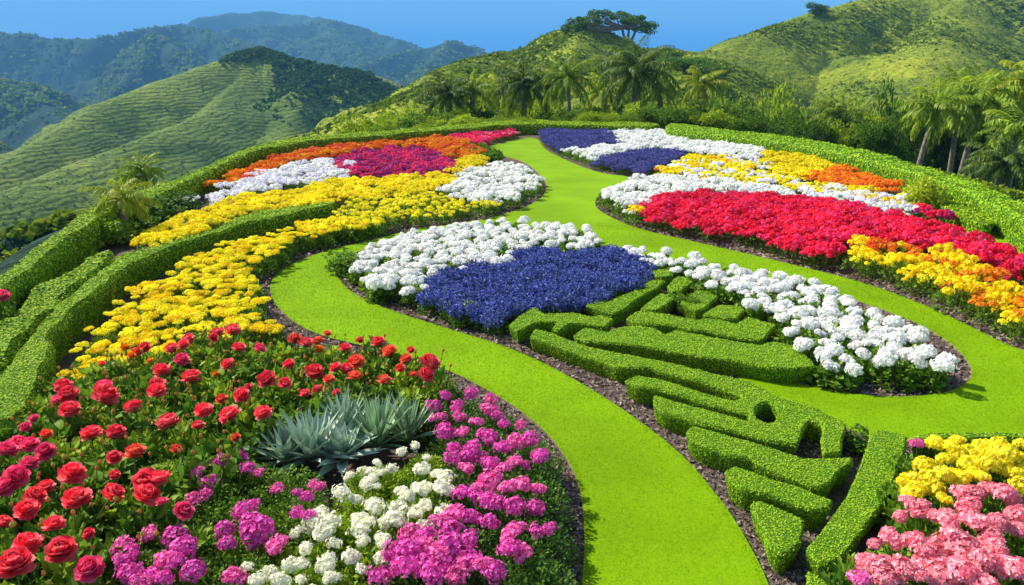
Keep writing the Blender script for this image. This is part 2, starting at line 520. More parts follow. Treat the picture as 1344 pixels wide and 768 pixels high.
def build_terrain():
    th = np.concatenate([np.linspace(-180, -55, 40, endpoint=False), np.linspace(-55, -37, 60, endpoint=False), np.linspace(-37, 37, 960, endpoint=False),
                         np.linspace(37, 55, 60, endpoint=False), np.linspace(55, 180, 40)])
    th = np.radians(th)
    r = np.concatenate([np.linspace(1, 14, 14, endpoint=False), np.geomspace(14, 60, 120, endpoint=False), np.geomspace(60, 150, 130, endpoint=False),
                        np.geomspace(150, 600, 430, endpoint=False), np.geomspace(600, 3900, 380, endpoint=False), np.geomspace(3900, 12000, 14)])
    T, RR = np.meshgrid(th, r)
    X, Y = RR * np.sin(T), RR * np.cos(T)
    Z, C, d = terrain(X, Y, True)
    nr, nt_ = X.shape
    V = np.stack([X, Y, Z], -1).reshape(-1, 3)
    i, k = np.meshgrid(np.arange(nr - 1), np.arange(nt_ - 1), indexing='ij')
    Fc = np.stack([i * nt_ + k, i * nt_ + k + 1, (i + 1) * nt_ + k + 1, (i + 1) * nt_ + k], -1).reshape(-1, 4)[:, ::-1]
    mb = MB(); mb.add(V, Fc, 0, True)
    me = mb.mesh('hills', [M['hills']])
    at = me.attributes.new('terraced', 'FLOAT', 'POINT')
    Cf = C.ravel()
    at.data.foreach_set('value', (((Cf >= 1) & (Cf <= 3)).astype(np.float32)))
    at = me.attributes.new('near_hill', 'FLOAT', 'POINT')
    at.data.foreach_set('value', ((Cf >= 14).astype(np.float32)))
    tag(link('hills', me), 'green hills and mountains falling away beyond the garden', 'hills', kind='structure')
    return


def hill_material():
    m, nt, b = new_mat('hills')
    N, L = nt.nodes, nt.links
    geo = N.new('ShaderNodeNewGeometry')

    def noise(sc, det=5, vec=None, rough=.6):
        n = N.new('ShaderNodeTexNoise'); n.inputs['Scale'].default_value = sc; n.inputs['Detail'].default_value = det
        n.inputs['Roughness'].default_value = rough
        L.new(vec or geo.outputs['Position'], n.inputs['Vector'])
        return n.outputs['Fac']

    def ramp(fac, stops):
        r = N.new('ShaderNodeValToRGB'); cr = r.color_ramp
        while len(cr.elements) < len(stops): cr.elements.new(.5)
        for i, (p, c) in enumerate(stops):
            cr.elements[i].position = p; cr.elements[i].color = (*c, 1)
        L.new(fac, r.inputs[0]); return r.outputs[0]

    def mix(f, a, c, bt='MIX'):
        x = N.new('ShaderNodeMix'); x.data_type = 'RGBA'; x.blend_type = bt
        L.new(f, x.inputs[0]) if not isinstance(f, float) else setattr(x.inputs[0], 'default_value', f)
        L.new(a, x.inputs[6]); L.new(c, x.inputs[7]); return x.outputs[2]

    def attr(n):
        a = N.new('ShaderNodeAttribute'); a.attribute_name = n; return a.outputs['Fac']
    shaded_forest = ramp(noise(.02, 6), [(.32, (.006, .035, .022)), (.50, (.016, .058, .028)), (.64, (.045, .095, .032)), (.8, (.12, .155, .04))])  # woodland greens, darkened and blued to stand in for shade and haze
    grass = ramp(noise(.035, 7), [(.3, (.12, .19, .014)), (.48, (.22, .29, .018)), (.6, (.34, .40, .022)), (.75, (.46, .46, .03))])
    terr = ramp(noise(.02, 6), [(.3, (.10, .18, .02)), (.5, (.18, .26, .03)), (.7, (.31, .36, .05))])
    fine = ramp(noise(.6, 5), [(.35, (.4, .4, .4)), (.65, (1, 1, 1))])
    col = mix(attr('near_hill'), shaded_forest, grass)
    col = mix(attr('terraced'), col, terr)
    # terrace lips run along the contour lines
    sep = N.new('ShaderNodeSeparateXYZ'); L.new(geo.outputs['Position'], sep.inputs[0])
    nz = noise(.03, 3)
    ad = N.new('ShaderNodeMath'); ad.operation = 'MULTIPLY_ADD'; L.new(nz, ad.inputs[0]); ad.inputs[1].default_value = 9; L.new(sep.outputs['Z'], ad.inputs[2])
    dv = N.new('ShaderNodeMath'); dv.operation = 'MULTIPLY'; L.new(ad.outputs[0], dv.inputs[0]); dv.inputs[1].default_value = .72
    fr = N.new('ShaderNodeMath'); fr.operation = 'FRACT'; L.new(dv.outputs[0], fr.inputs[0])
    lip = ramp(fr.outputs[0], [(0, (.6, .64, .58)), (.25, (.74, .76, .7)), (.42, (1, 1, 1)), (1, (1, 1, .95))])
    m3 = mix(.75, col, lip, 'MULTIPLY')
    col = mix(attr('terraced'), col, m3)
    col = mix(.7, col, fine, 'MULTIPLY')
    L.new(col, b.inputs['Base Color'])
    b.inputs['Roughness'].default_value = .95; b.inputs['Specular IOR Level'].default_value = .1
    bp = N.new('ShaderNodeBump'); bp.inputs['Strength'].default_value = .9; bp.inputs['Distance'].default_value = 3.0
    L.new(noise(.35, 6), bp.inputs['Height'])
    bp2 = N.new('ShaderNodeBump'); bp2.inputs['Distance'].default_value = 1.3
    mt = N.new('ShaderNodeMath'); mt.operation = 'MULTIPLY'; L.new(attr('terraced'), mt.inputs[0]); mt.inputs[1].default_value = .5
    L.new(mt.outputs[0], bp2.inputs['Strength'])
    pw = N.new('ShaderNodeMath'); pw.operation = 'PINGPONG'; L.new(dv.outputs[0], pw.inputs[0]); pw.inputs[1].default_value = .5
    L.new(pw.outputs[0], bp2.inputs['Height']); L.new(bp.outputs[0], bp2.inputs['Normal'])
    L.new(bp2.outputs[0], b.inputs['Normal'])
    M['hills'] = m


hill_material()
build_terrain()

# sea
def build_sea():
    m, nt, b = new_mat('sea')
    N, L = nt.nodes, nt.links
    b.inputs['Base Color'].default_value = (.0005, .15, .44, 1)
    b.inputs['Roughness'].default_value = .6
    b.inputs['Specular IOR Level'].default_value = .06
    geo = N.new('ShaderNodeNewGeometry')
    n = N.new('ShaderNodeTexNoise'); n.inputs['Scale'].default_value = .02; n.inputs['Detail'].default_value = 8
    L.new(geo.outputs['Position'], n.inputs['Vector'])
    bp = N.new('ShaderNodeBump'); bp.inputs['Strength'].default_value = .5; bp.inputs['Distance'].default_value = 6
    L.new(n.outputs['Fac'], bp.inputs['Height']); L.new(bp.outputs[0], b.inputs['Normal'])
    a = np.linspace(0, 2 * np.pi, 97)[:-1]
    mb = MB()
    r0, r1 = 10, 190000
    rr = np.geomspace(r0, r1, 30)
    V = np.stack([np.outer(rr, np.sin(a)), np.outer(rr, np.cos(a)), np.full((30, 96), SEA_Z)], -1).reshape(-1, 3)
    i, k = np.meshgrid(np.arange(29), np.arange(96), indexing='ij')
    Fc = np.stack([i * 96 + k, (i + 1) * 96 + k, (i + 1) * 96 + (k + 1) % 96, i * 96 + (k + 1) % 96], -1).reshape(-1, 4)
    mb.add(V, Fc[:, ::-1])
    tag(link('sea', mb.mesh('sea', [m])), 'calm deep blue sea reaching to the hazy horizon', 'sea', kind='structure')


build_sea()


def build_haze():
    m = bpy.data.materials.new('haze'); m.use_nodes = True
    nt = m.node_tree; nt.nodes.remove(nt.nodes['Principled BSDF'])
    v = nt.nodes.new('ShaderNodeVolumePrincipled')
    v.inputs['Color'].default_value = (.20, .56, 1.0, 1)
    v.inputs['Density'].default_value = 2.1e-4
    v.inputs['Anisotropy'].default_value = 0
    nt.links.new(v.outputs[0], nt.nodes['Material Output'].inputs['Volume'])
    s, z0, z1 = 200000, SEA_Z - 45, 60
    V = [[x, y, z] for z in (z0, z1) for y in (-s, s) for x in (-s, s)]
    Fc = [[0, 2, 3, 1], [4, 5, 7, 6], [0, 1, 5, 4], [2, 6, 7, 3], [0, 4, 6, 2], [1, 3, 7, 5]]
    mb = MB(); mb.add(V, Fc)
    tag(link('haze', mb.mesh('haze', [m])), 'thin bluish haze over the far hills and the sea', 'haze', kind='stuff')


build_haze()

# ------------------------------------------------------------------ garden ground and lawns
def sheet(poly, step, zoff, skirt=0.0, mats=(), name='sheet'):
    """triangulated sheet on the garden surface inside a ground polygon"""
    B = resample(poly, step)
    lo, hi = B.min(0), B.max(0)
    gs = step * 2.2
    gx, gy = np.meshgrid(np.arange(lo[0], hi[0], gs), np.arange(lo[1], hi[1], gs))
    I = np.stack([gx.ravel(), gy.ravel()], 1) + rng.uniform(-.1, .1, (gx.size, 2)) * gs
    I = I[in_poly(I, B)]
    I = I[dist_poly(I, B) > gs * .5]
    n = len(B)
    pts = [Vector(p) for p in np.vstack([B, I])]
    res = delaunay_2d_cdt(pts, [(i, (i + 1) % n) for i in range(n)], [], 1, 1e-6)
    V = np.array([(p[0], p[1]) for p in res[0]])
    T = np.array([f for f in res[2] if len(f) == 3])
    c = V[T].mean(1)
    T = T[in_poly(c, B)]
    a = V[T]
    ar = (a[:, 1, 0] - a[:, 0, 0]) * (a[:, 2, 1] - a[:, 0, 1]) - (a[:, 1, 1] - a[:, 0, 1]) * (a[:, 2, 0] - a[:, 0, 0])
    T[ar < 0] = T[ar < 0][:, ::-1]
    mb = MB()
    mb.add(np.column_stack([V, G(V[:, 0], V[:, 1]) + zoff]), T, 0, True)
    if skirt:
        z = G(B[:, 0], B[:, 1]) + zoff
        top = np.column_stack([B, z]); bot = np.column_stack([B, z - skirt])
        i = np.arange(n); j = (i + 1) % n
        mb.add(np.vstack([top, bot]), np.stack([i, j, j + n, i + n], 1), 1)
    return mb.mesh(name, list(mats)), B


lawn_w = chaikin(to_garden(LAWN), 2)
lawn2_w = chaikin(to_garden(LAWN2), 1)
me, _ = sheet(GARDEN, .6, 0, 0, [M['soil']], 'garden_soil')
tag(link('garden_soil', me), 'brown mulched soil under the flower beds', 'soil', kind='structure')
me, lawn_b = sheet(lawn_w, .12, .03, .034, [M['lawn'], M['lawn_edge']], 'lawn')
tag(link('lawn', me), 'bright green mown lawn winding between the flower beds', 'lawn', kind='structure')
me, _ = sheet(lawn2_w, .25, .03, .034, [M['lawn'], M['lawn_edge']], 'upper_lawn')
tag(link('upper_lawn', me), 'small wedge of lawn between red flowers and tall hedge', 'lawn', kind='structure')


def grass_blades():
    mb = MB()
    g = np.random.default_rng(3)
    # short mown blades, denser close to the camera
    N = 900000
    x = g.uniform(-6, 13, N); y = 3.2 / g.uniform(.16, .9, N)
    P = np.stack([x, y], 1)
    keep = (np.abs(x / y) < .72) & (y < 17)
    P = P[keep]
    P = P[in_poly(P, lawn_b)]
    dp = dist_poly(P, lawn_b)
    n = len(P)
    sc = np.clip(P[:, 1] / 5, .8, 2.4)
    h = g.uniform(.005, .009, n) * sc ** .5 * np.where(dp < .05, 1.5, 1)
    w = .0028 * sc
    a = g.uniform(0, 2 * np.pi, n)
    z = G(P[:, 0], P[:, 1]) + .028
    base = np.column_stack([P, z])
    dx = np.column_stack([np.cos(a) * w, np.sin(a) * w, np.zeros(n)])
    lean = np.column_stack([g.normal(0, 1.0, n) * h, g.normal(0, 1.0, n) * h, h])
    V = np.stack([base - dx, base + dx, base + lean], 1).reshape(-1, 3)
    mb.add(V, np.arange(3 * n).reshape(-1, 3))
    tag(link('lawn_grass', mb.mesh('lawn_grass', [M['grass_blade']])), 'short mown grass blades covering the lawn', 'grass', kind='stuff')
    return n


print('blades', grass_blades())


def mulch_chips():
    g = np.random.default_rng(5)
    N = 260000
    x = g.uniform(-9, 13, N); y = 3.2 / g.uniform(.12, .9, N)
    P = np.stack([x, y], 1)
    P = P[(np.abs(x / y) < .74)]
    dp = dist_poly(P, lawn_b)
    P = P[(dp < .75) & ~in_poly(P, lawn_b)]
    n = len(P)
    s = g.uniform(.008, .022, n) * np.clip(P[:, 1] / 6, .9, 2.2)
    Mx = frames(np.column_stack([g.normal(0, .5, n), g.normal(0, .5, n), np.ones(n)]), None, g)
    V = np.array([[-1, -.45, 0], [1, -.35, .1], [.9, .5, 0], [-.8, .4, .15]])
    mb = MB(); mb.stamp(V, np.array([[0, 1, 2, 3]]), Mx * s[:, None, None], np.column_stack([P, G(P[:, 0], P[:, 1]) + .008 + s * .4]))
    tag(link('mulch', mb.mesh('mulch', [M['mulch']])), 'brown bark mulch strewn along the lawn edges', 'mulch', kind='stuff')
    return n


print('mulch', mulch_chips())


# ------------------------------------------------------------------ hedges
def hedge(poly, h, label, leaf=.0155, mat='box', hole=None, name='hedge', step=.07, group=None, round_=.035, smooth=1, base=G, bump=.014, world_poly=None, cat='hedge', dens=1.9, inset=0):
    W = to_garden(poly, h) if world_poly is None else np.asarray(world_poly)
    W = chaikin(W, smooth)
    if inset:
        c_ = W
        T_ = np.roll(c_, -1, 0) - np.roll(c_, 1, 0); T_ /= np.linalg.norm(T_, axis=1, keepdims=True) + 1e-9
        sg = 1 if ((W[:, 0] * np.roll(W[:, 1], -1) - np.roll(W[:, 0], -1) * W[:, 1]).sum()) > 0 else -1
        W = W - np.stack([T_[:, 1], -T_[:, 0]], 1) * inset * sg
    if ((W[:, 0] * np.roll(W[:, 1], -1) - np.roll(W[:, 0], -1) * W[:, 1]).sum()) < 0:
        W = W[::-1]
    loops = [resample(W, step)]
    if hole is not None:
        Hh = chaikin(to_garden(hole, h), 1)
        if ((Hh[:, 0] * np.roll(Hh[:, 1], -1) - np.roll(Hh[:, 0], -1) * Hh[:, 1]).sum()) > 0:
            Hh = Hh[::-1]
        loops.append(resample(Hh, step))
    core = MB()
    ptsV, edges, tris_src = [], [], []
    allp, off = [], 0
    rings_tot = []
    for B in loops:
        n = len(B)
        T = np.roll(B, -1, 0) - np.roll(B, 1, 0)
        T /= np.linalg.norm(T, axis=1, keepdims=True) + 1e-9
        No = np.stack([T[:, 1], -T[:, 0]], 1)
        wob = fbm(B[:, 0] * 2.2, B[:, 1] * 2.2, 3, 3)
        rings = []
        for fz, outv in ((0, -.05), (.25, -.035), (.6, -.015), (1 - round_ / h * .6, .0), (1, -round_ * .45)):
            Q = B + No * (outv + wob * bump)[:, None]
            z = base(Q[:, 0], Q[:, 1]) + h * fz + (fbm(Q[:, 0] * 1.5, Q[:, 1] * 1.5, 3, 9) * bump * 1.2 if fz > .8 else 0)
            rings.append(np.column_stack([Q, z]))
        i = np.arange(n); j = (i + 1) % n
        Fc = np.concatenate([np.stack([i + r * n, j + r * n, j + (r + 1) * n, i + (r + 1) * n], 1) for r in range(4)])
        core.add(np.vstack(rings), Fc, 0, True)
        tr = rings[-1]
        allp.append(tr); edges += [(off + a, off + (a + 1) % n) for a in range(n)]; off += n
    A = np.vstack(allp)
    L0 = allp[0][:, :2]
    lo, hi = L0.min(0), L0.max(0)
    gs = step * 1.4
    gx, gy = np.meshgrid(np.arange(lo[0], hi[0], gs), np.arange(lo[1], hi[1], gs))
    I = np.stack([gx.ravel(), gy.ravel()], 1)
    if len(I):
        I = I[in_poly(I, L0)]
        I = I[dist_poly(I, L0) > gs * .6] if len(I) else I
        if hole is not None and len(I):
            L1 = allp[1][:, :2]
            I = I[~in_poly(I, L1) & (dist_poly(I, L1) > gs * .6)]
    res = delaunay_2d_cdt([Vector(p) for p in np.vstack([A[:, :2], I])], edges, [], 1, 1e-6)
    V = np.array([(p[0], p[1]) for p in res[0]]); T = np.array([f for f in res[2] if len(f) == 3])
    c = V[T].mean(1)
    ok = in_poly(c, L0)
    if hole is not None: ok &= ~in_poly(c, allp[1][:, :2])
    T = T[ok]
    a = V[T]
    ar = (a[:, 1, 0] - a[:, 0, 0]) * (a[:, 2, 1] - a[:, 0, 1]) - (a[:, 1, 1] - a[:, 0, 1]) * (a[:, 2, 0] - a[:, 0, 0])
    T[ar < 0] = T[ar < 0][:, ::-1]
    zt = base(V[:, 0], V[:, 1]) + h + fbm(V[:, 0] * 1.5, V[:, 1] * 1.5, 3, 9) * bump * 1.2 + fbm(V[:, 0] * 9, V[:, 1] * 9, 2, 8) * bump * .5
    core.add(np.column_stack([V, zt]), T, 0, True)
    # leaves over every face
    mb = MB()
    allV = np.concatenate(core.v)
    tri = []
    for f, _, _ in core.f:
        tri.append(f[:, :3])
        if f.shape[1] == 4: tri.append(f[:, [0, 2, 3]])
    tri = np.concatenate(tri)
    a, b, c = allV[tri[:, 0]], allV[tri[:, 1]], allV[tri[:, 2]]
    nrm = np.cross(b - a, c - a); area = np.linalg.norm(nrm, axis=1) / 2
    nrm /= 2 * area[:, None] + 1e-12
    g = np.random.default_rng(int(abs(W[0, 0]) * 1000) + 1)
    cen = (a + b + c) / 3
    lf = leaf * np.clip(cen[:, 1] / 9, .75, 3.0)
    cnt = g.poisson(area * dens / (lf ** 2 * .5) * .62)
    idx = np.repeat(np.arange(len(tri)), cnt)
    n = len(idx)
    r1, r2 = g.random(n), g.random(n)
    sq = np.sqrt(r1)
    P = a[idx] * (1 - sq)[:, None] + b[idx] * (sq * (1 - r2))[:, None] + c[idx] * (sq * r2)[:, None]
    Nn = nrm[idx]
    s = lf[idx] * g.uniform(.7, 1.3, n)
    P = P + Nn * (g.uniform(-.6, .5, n) * s)[:, None]
    D = g.normal(0, 1, (n, 3)); D = D - (D * Nn).sum(1, keepdims=True) * Nn * .8 + Nn * .22
    Mx = leaf_frames(D, Nn, g, .28)
    mb.stamp(RHOMBW[0], RHOMBW[1], Mx * s[:, None, None], P - Mx[:, :, 1] * (s * .5)[:, None], 1)
    mb.v = core.v + mb.v
    mb.f = core.f + [(f + core.n, m_, s_) for f, m_, s_ in mb.f]
    o = link(name, mb.mesh(name, [M['core'], M[mat]]))
    return tag(o, label, cat, group), n


MG = 'clipped box hedges of the maze garden'
MAZE = [
    ([(667, 424), (680, 413), (695, 402), (706, 402), (714, 410), (729, 409), (757, 409), (776, 414), (791, 411), (807, 417), (795, 427), (768, 424), (748, 424), (735, 432), (723, 430), (730, 421), (712, 420), (700, 423), (680, 433)],
     'jagged clipped hedge with a forked corner, touching the blue salvias near the soil edge'),
    ([(768, 399), (775, 389), (798, 393), (828, 381), (855, 366), (874, 368), (866, 376), (841, 389), (820, 404), (806, 410), (790, 406)],
     'slanting clipped hedge running along the side of the blue salvias'),
    ([(851, 361), (855, 355), (873, 352), (887, 355), (884, 362), (868, 364)], 'tiny flat hedge block wedged between blue salvias and white hydrangeas'),
    ([(875, 375), (887, 364), (900, 364), (911, 371), (895, 381), (882, 383)], 'small square hedge block just below the white hydrangeas, top of the maze'),
    ([(840, 404), (865, 384), (892, 387), (876, 400), (862, 407), (847, 406)], 'yellowish rhombus hedge block beside the long slanting hedge'),
    ([(892, 396), (913, 381), (935, 383), (946, 387), (926, 405), (913, 407)], 'rhombus hedge block with yellow-brown far edge by the white hydrangeas'),
    ([(921, 412), (942, 399), (973, 402), (979, 407), (968, 418), (953, 418)], 'flat oval hedge block at the rim of the white hydrangeas'),
    ([(822, 416), (836, 407), (880, 412), (913, 420), (925, 417), (945, 419), (966, 425), (981, 416), (1019, 427), (1001, 447), (970, 443), (930, 435), (905, 433), (885, 427), (840, 424), (831, 421)],
     'long stepped hedge with a raised square end under the oval block'),
    ([(751, 438), (767, 427), (798, 434), (811, 429), (831, 426), (860, 429), (873, 438), (887, 432), (922, 439), (998, 453), (1011, 448), (1046, 454), (1068, 475), (1072, 482), (1040, 485), (1010, 483), (964, 474), (920, 468), (880, 461), (850, 455), (831, 452), (768, 446)],
     'widest notched hedge of the maze, ending beside the white hydrangeas'),
    ([(899, 568), (909, 559), (946, 569), (982, 578), (1033, 593), (1055, 600), (1078, 601), (1118, 599), (1121, 608), (1104, 618), (1095, 632), (1080, 642), (1066, 641), (1050, 634), (1029, 626), (1000, 613), (984, 604), (960, 600), (925, 588), (906, 578)],
     'broad hedge bar with a hooked corner, directly below the comb hedge'),
    ([(949, 620), (962, 613), (990, 621), (1015, 630), (1051, 639), (1069, 648), (1097, 657), (1091, 668), (1070, 672), (1045, 665), (1024, 657), (1005, 651), (985, 648), (971, 645), (956, 633)],
     'straight hedge bar between the hooked hedge and the triangular hedge'),
    ([(982, 663), (987, 656), (1000, 657), (1030, 668), (1058, 679), (1059, 685), (1053, 716), (1040, 728), (1022, 730), (1006, 716), (997, 690)],
     'triangular clipped hedge at the bottom of the maze by the soil strip'),
    ([(1142, 566), (1159, 562), (1193, 570), (1190, 592), (1178, 625), (1157, 668), (1142, 688), (1115, 726), (1095, 743), (1077, 743), (1064, 732), (1055, 721), (1087, 681), (1111, 646), (1120, 628), (1135, 590)],
     'long straight diagonal hedge closing the maze beside the pink flowers'),
    ([(1056, 747), (1066, 749), (1088, 764), (1098, 782), (1056, 782)], 'low hedge stub at the foot of the long diagonal hedge'),
]
COMB = [(695, 440), (702, 430), (722, 433), (768, 451), (804, 460), (842, 468), (891, 478), (937, 490), (982, 499), (1002, 509), (1022, 523), (1073, 535), (1088, 544), (1111, 553), (1112, 562), (1106, 575), (1105, 593), (1081, 596),
        (1077, 575), (1079, 558), (1064, 553), (1055, 564), (1048, 585), (1015, 581), (960, 566), (918, 557), (887, 547), (867, 541), (856, 530), (858, 518), (902, 530), (937, 541), (984, 553), (984, 545), (931, 532), (900, 522),
        (855, 510), (836, 509), (818, 499), (836, 492), (864, 497), (892, 505), (930, 517), (965, 527), (975, 520), (955, 513), (928, 504), (891, 494), (855, 483), (809, 482), (793, 474), (768, 466), (742, 456), (718, 447)]
COMB_HOLE = [(990, 535), (1007, 526), (1021, 536), (1019, 555), (1004, 555), (991, 549)]
nl = 0
for poly, lab in MAZE:
    o, n = hedge(poly, .21, lab, group=MG, inset=.010, smooth=0, step=.055); nl += n
o, n = hedge(COMB, .207, 'comb-shaped hedge of three long bars joined at one end', group=MG, inset=.008, smooth=0, step=.055, hole=COMB_HOLE); nl += n
print('maze leaves', nl)

PERIM_IN = [(865, 166), (804, 165), (740, 164), (666, 164), (617, 168), (568, 173), (480, 180), (422, 184), (358, 194), (322, 203), (276, 226), (240, 242), (204, 263), (160, 276), (109, 300), (78, 322), (45, 352), (0, 385), (-100, 475), (-260, 600)]
hedge(PERIM_TOP + PERIM_IN, .55, 'long rounded perimeter hedge curving along the valley side of the garden', leaf=.023, mat='box_yellow', name='perimeter_hedge', step=.16, round_=.16, bump=.05)
RIGHT_IN = [(1600, 450), (1450, 345), (1344, 286), (1279, 255), (1240, 241), (1201, 226), (1152, 211), (1084, 196), (1000, 184), (935, 177), (877, 172)]
hedge(RIGHT_TOP + RIGHT_IN, .62, 'tall dense perimeter hedge in front of the dark palm grove', leaf=.023, mat='box', name='perimeter_hedge', step=.14, round_=.16, bump=.05)
hedge([(1195, 246), (1219, 254), (1256, 268), (1305, 290), (1300, 298), (1271, 289), (1250, 278), (1215, 264)], .3, 'low hedge strip between the tall hedge and the lawn wedge', leaf=.028, mat='box_yellow', name='low_hedge', step=.12)
hedge([(-25, 500), (0, 487), (18, 465), (42, 439), (55, 421), (77, 399), (109, 372), (140, 352), (154, 332), (175, 329), (218, 320), (278, 300), (328, 276), (368, 274), (435, 264), (445, 267),
       (400, 276), (335, 290), (295, 301), (218, 327), (152, 358), (140, 378), (120, 395), (98, 408), (78, 425), (67, 445), (70, 455), (66, 470), (53, 488), (47, 515), (36, 533), (18, 545), (0, 548), (-25, 555)],
      .42, 'thick winding hedge between the two yellow flower beds', leaf=.022, mat='box_yellow', name='inner_hedge', step=.1, round_=.10, bump=.05)
hedge([(-25, 440), (5, 425), (20, 405), (31, 388), (44, 373), (77, 367), (98, 350), (118, 334), (145, 329), (150, 333), (136, 350), (105, 370), (73, 397), (51, 419), (38, 437), (14, 463), (-2, 482), (-25, 490)],
      .36, 'lower lumpy hedge running against the thick winding hedge', leaf=.03, mat='box_yellow', name='inner_hedge', step=.1, round_=.12, bump=.07)
hedge([(-40, 562), (0, 556), (21, 560), (15, 569), (0, 576), (-40, 590)], .38, 'rounded end of a hedge behind the red dahlias', leaf=.022, mat='box_yellow', name='low_hedge', step=.07, round_=.1)
hedge([(1196, 571), (1230, 567), (1344, 566), (1420, 566), (1420, 572), (1344, 574), (1240, 575), (1198, 577)], .20, 'thin low hedge edging the yellow marigolds along the lawn', leaf=.022, mat='box', name='low_hedge', step=.07, round_=.04)


# ------------------------------------------------------------------ plants: templates
LEAFB = blade(2, .30, .07, .12)
PETALB = blade(3, .52, .16, -.05, [.35, .9, 1, .45])


def dome_leaves(mb, n, rad, h, leaf, g, mat=0, upbias=.6, tmpl=RHOMB, z0=.1, flat=1.0, roll=.5):
    """leaves through the volume of a dome, mostly near its skin"""
    u = g.normal(0, 1, (n, 3)); u[:, 2] = np.abs(u[:, 2])
    u /= np.linalg.norm(u, axis=1, keepdims=True)
    r = g.uniform(.25, 1, n) ** .45
    P = u * r[:, None] * np.array([rad, rad, h * (1 - z0)]) + np.array([0, 0, h * z0])
    D = u * np.array([1, 1, .5]) + g.normal(0, .5, (n, 3)) + np.array([0, 0, upbias])
    Mx = leaf_frames(D, (0, 0, 1), g, roll)
    s = leaf * g.uniform(.65, 1.3, n)
    mb.stamp(tmpl[0], tmpl[1], Mx * s[:, None, None], P - Mx[:, :, 1] * (s * .4)[:, None], mat)


def floret_tmpl(k=5, cup=.35):
    V, Fc = [[0, 0, 0]], []
    V = []
    for i in range(k):
        a = 2 * np.pi * i / k; w = np.pi / k * .95
        V += [[0, 0, 0], [.62 * np.cos(a - w), .62 * np.sin(a - w), cup * .45], [np.cos(a), np.sin(a), cup * .55], [.62 * np.cos(a + w), .62 * np.sin(a + w), cup * .45]]
        Fc.append([4 * i, 4 * i + 1, 4 * i + 2, 4 * i + 3])
    return np.array(V), np.array(Fc)


FLO5, FLO4 = floret_tmpl(5), floret_tmpl(4)


def head_florets(mb, rad, n, fl, g, flat=.8, cov=.25, mat=0, tmpl=FLO5, off=(0, 0, 0), lump=.12):
    k = np.arange(n) + .5
    ph = np.arccos(1 - (1 + cov) * k / n); th = np.pi * (1 + 5 ** .5) * k
    u = np.stack([np.cos(th) * np.sin(ph), np.sin(th) * np.sin(ph), np.cos(ph)], 1)
    u += g.normal(0, .13, u.shape); u /= np.linalg.norm(u, axis=1, keepdims=True)
    r = rad * (1 + g.normal(0, lump * .6, n))
    P = u * r[:, None] * np.array([1, 1, flat]) + np.array(off)
    Mx = frames(u + g.normal(0, .28, u.shape), None, g)
    s = fl * g.uniform(.8, 1.2, n)
    mb.stamp(tmpl[0], tmpl[1], Mx * s[:, None, None], P, mat)


def stem_below(mb, L, rad, g, mat):
    lean = g.normal(0, .08, 2)
    t = np.linspace(0, 1, 4)
    P = np.column_stack([lean[0] * t ** 2 * L, lean[1] * t ** 2 * L, -L * t])
    tube(mb, P[::-1], np.full(4, rad), 5, mat)


def dahlia(g, pm, rad=.075):
    """double flower: rings of cupped petals"""
    mb = MB()
    for (el, rr, n, L) in ((-22, .34, 9, .82), (4, .34, 11, .92), (24, .32, 11, .92), (42, .28, 10, .88), (56, .22, 9, .82), (68, .15, 8, .76), (80, .07, 6, .70)):
        a = np.linspace(0, 2 * np.pi, n, endpoint=False) + g.uniform(0, 6) + g.normal(0, .08, n)
        e = np.radians(el + g.normal(0, 7, n))
        D = np.stack([np.cos(a) * np.cos(e), np.sin(a) * np.cos(e), np.sin(e)], 1)
        Z = np.stack([-np.cos(a) * np.sin(e), -np.sin(a) * np.sin(e), np.cos(e)], 1)
        X = np.cross(D, Z)
        Mx = np.stack([X, D, Z], 2)
        s = rad * L * g.uniform(.88, 1.1, n)
        P = np.stack([np.cos(a) * rr * rad * .5, np.sin(a) * rr * rad * .5, np.full(n, rad * (.05 + (90 - abs(90 - el)) / 90 * .12))], 1)
        V = PETALB[0].copy(); V[:, 2] += .42 * V[:, 1] ** 2; V[:, 1] *= .95
        mb.stamp(V, PETALB[1], Mx * s[:, None, None], P, 0, True)
    head = [(0, 0, -.01)]
    # green sepals and the stem
    a = np.linspace(0, 2 * np.pi, 6)[:-1]
    D = np.stack([np.cos(a), np.sin(a), np.full(5, -.35)], 1)
    mb.stamp(RHOMB[0], RHOMB[1], leaf_frames(D, (0, 0, 1), g, .1) * (rad * .7), np.zeros((5, 3)) + [0, 0, -.008], 1)
    stem_below(mb, .28, .0045, g, 1)
    return mb.mesh('bloom', [M[pm], M['stem']])


def cluster(g, pm, rad, n, fl, flat=.8, cov=.25, tmpl=FLO5, stem=.2, lump=.12, lobes=0):
    mb = MB()
    if lobes:
        for i in range(lobes):
            a = 2 * np.pi * i / lobes + g.uniform(-.4, .4); q = rad * g.uniform(.35, .6)
            rr = rad * g.uniform(.5, .72)
            head_florets(mb, rr, max(8, n // lobes), fl, g, flat, cov, 0, tmpl, (np.cos(a) * q, np.sin(a) * q, g.uniform(-.25, .2) * rad * flat), lump)
    else:
        head_florets(mb, rad, n, fl, g, flat, cov, 0, tmpl, lump=lump * 1.6)
    if stem: stem_below(mb, stem, .004, g, 1)
    return mb.mesh('bloom', [M[pm], M['stem']])


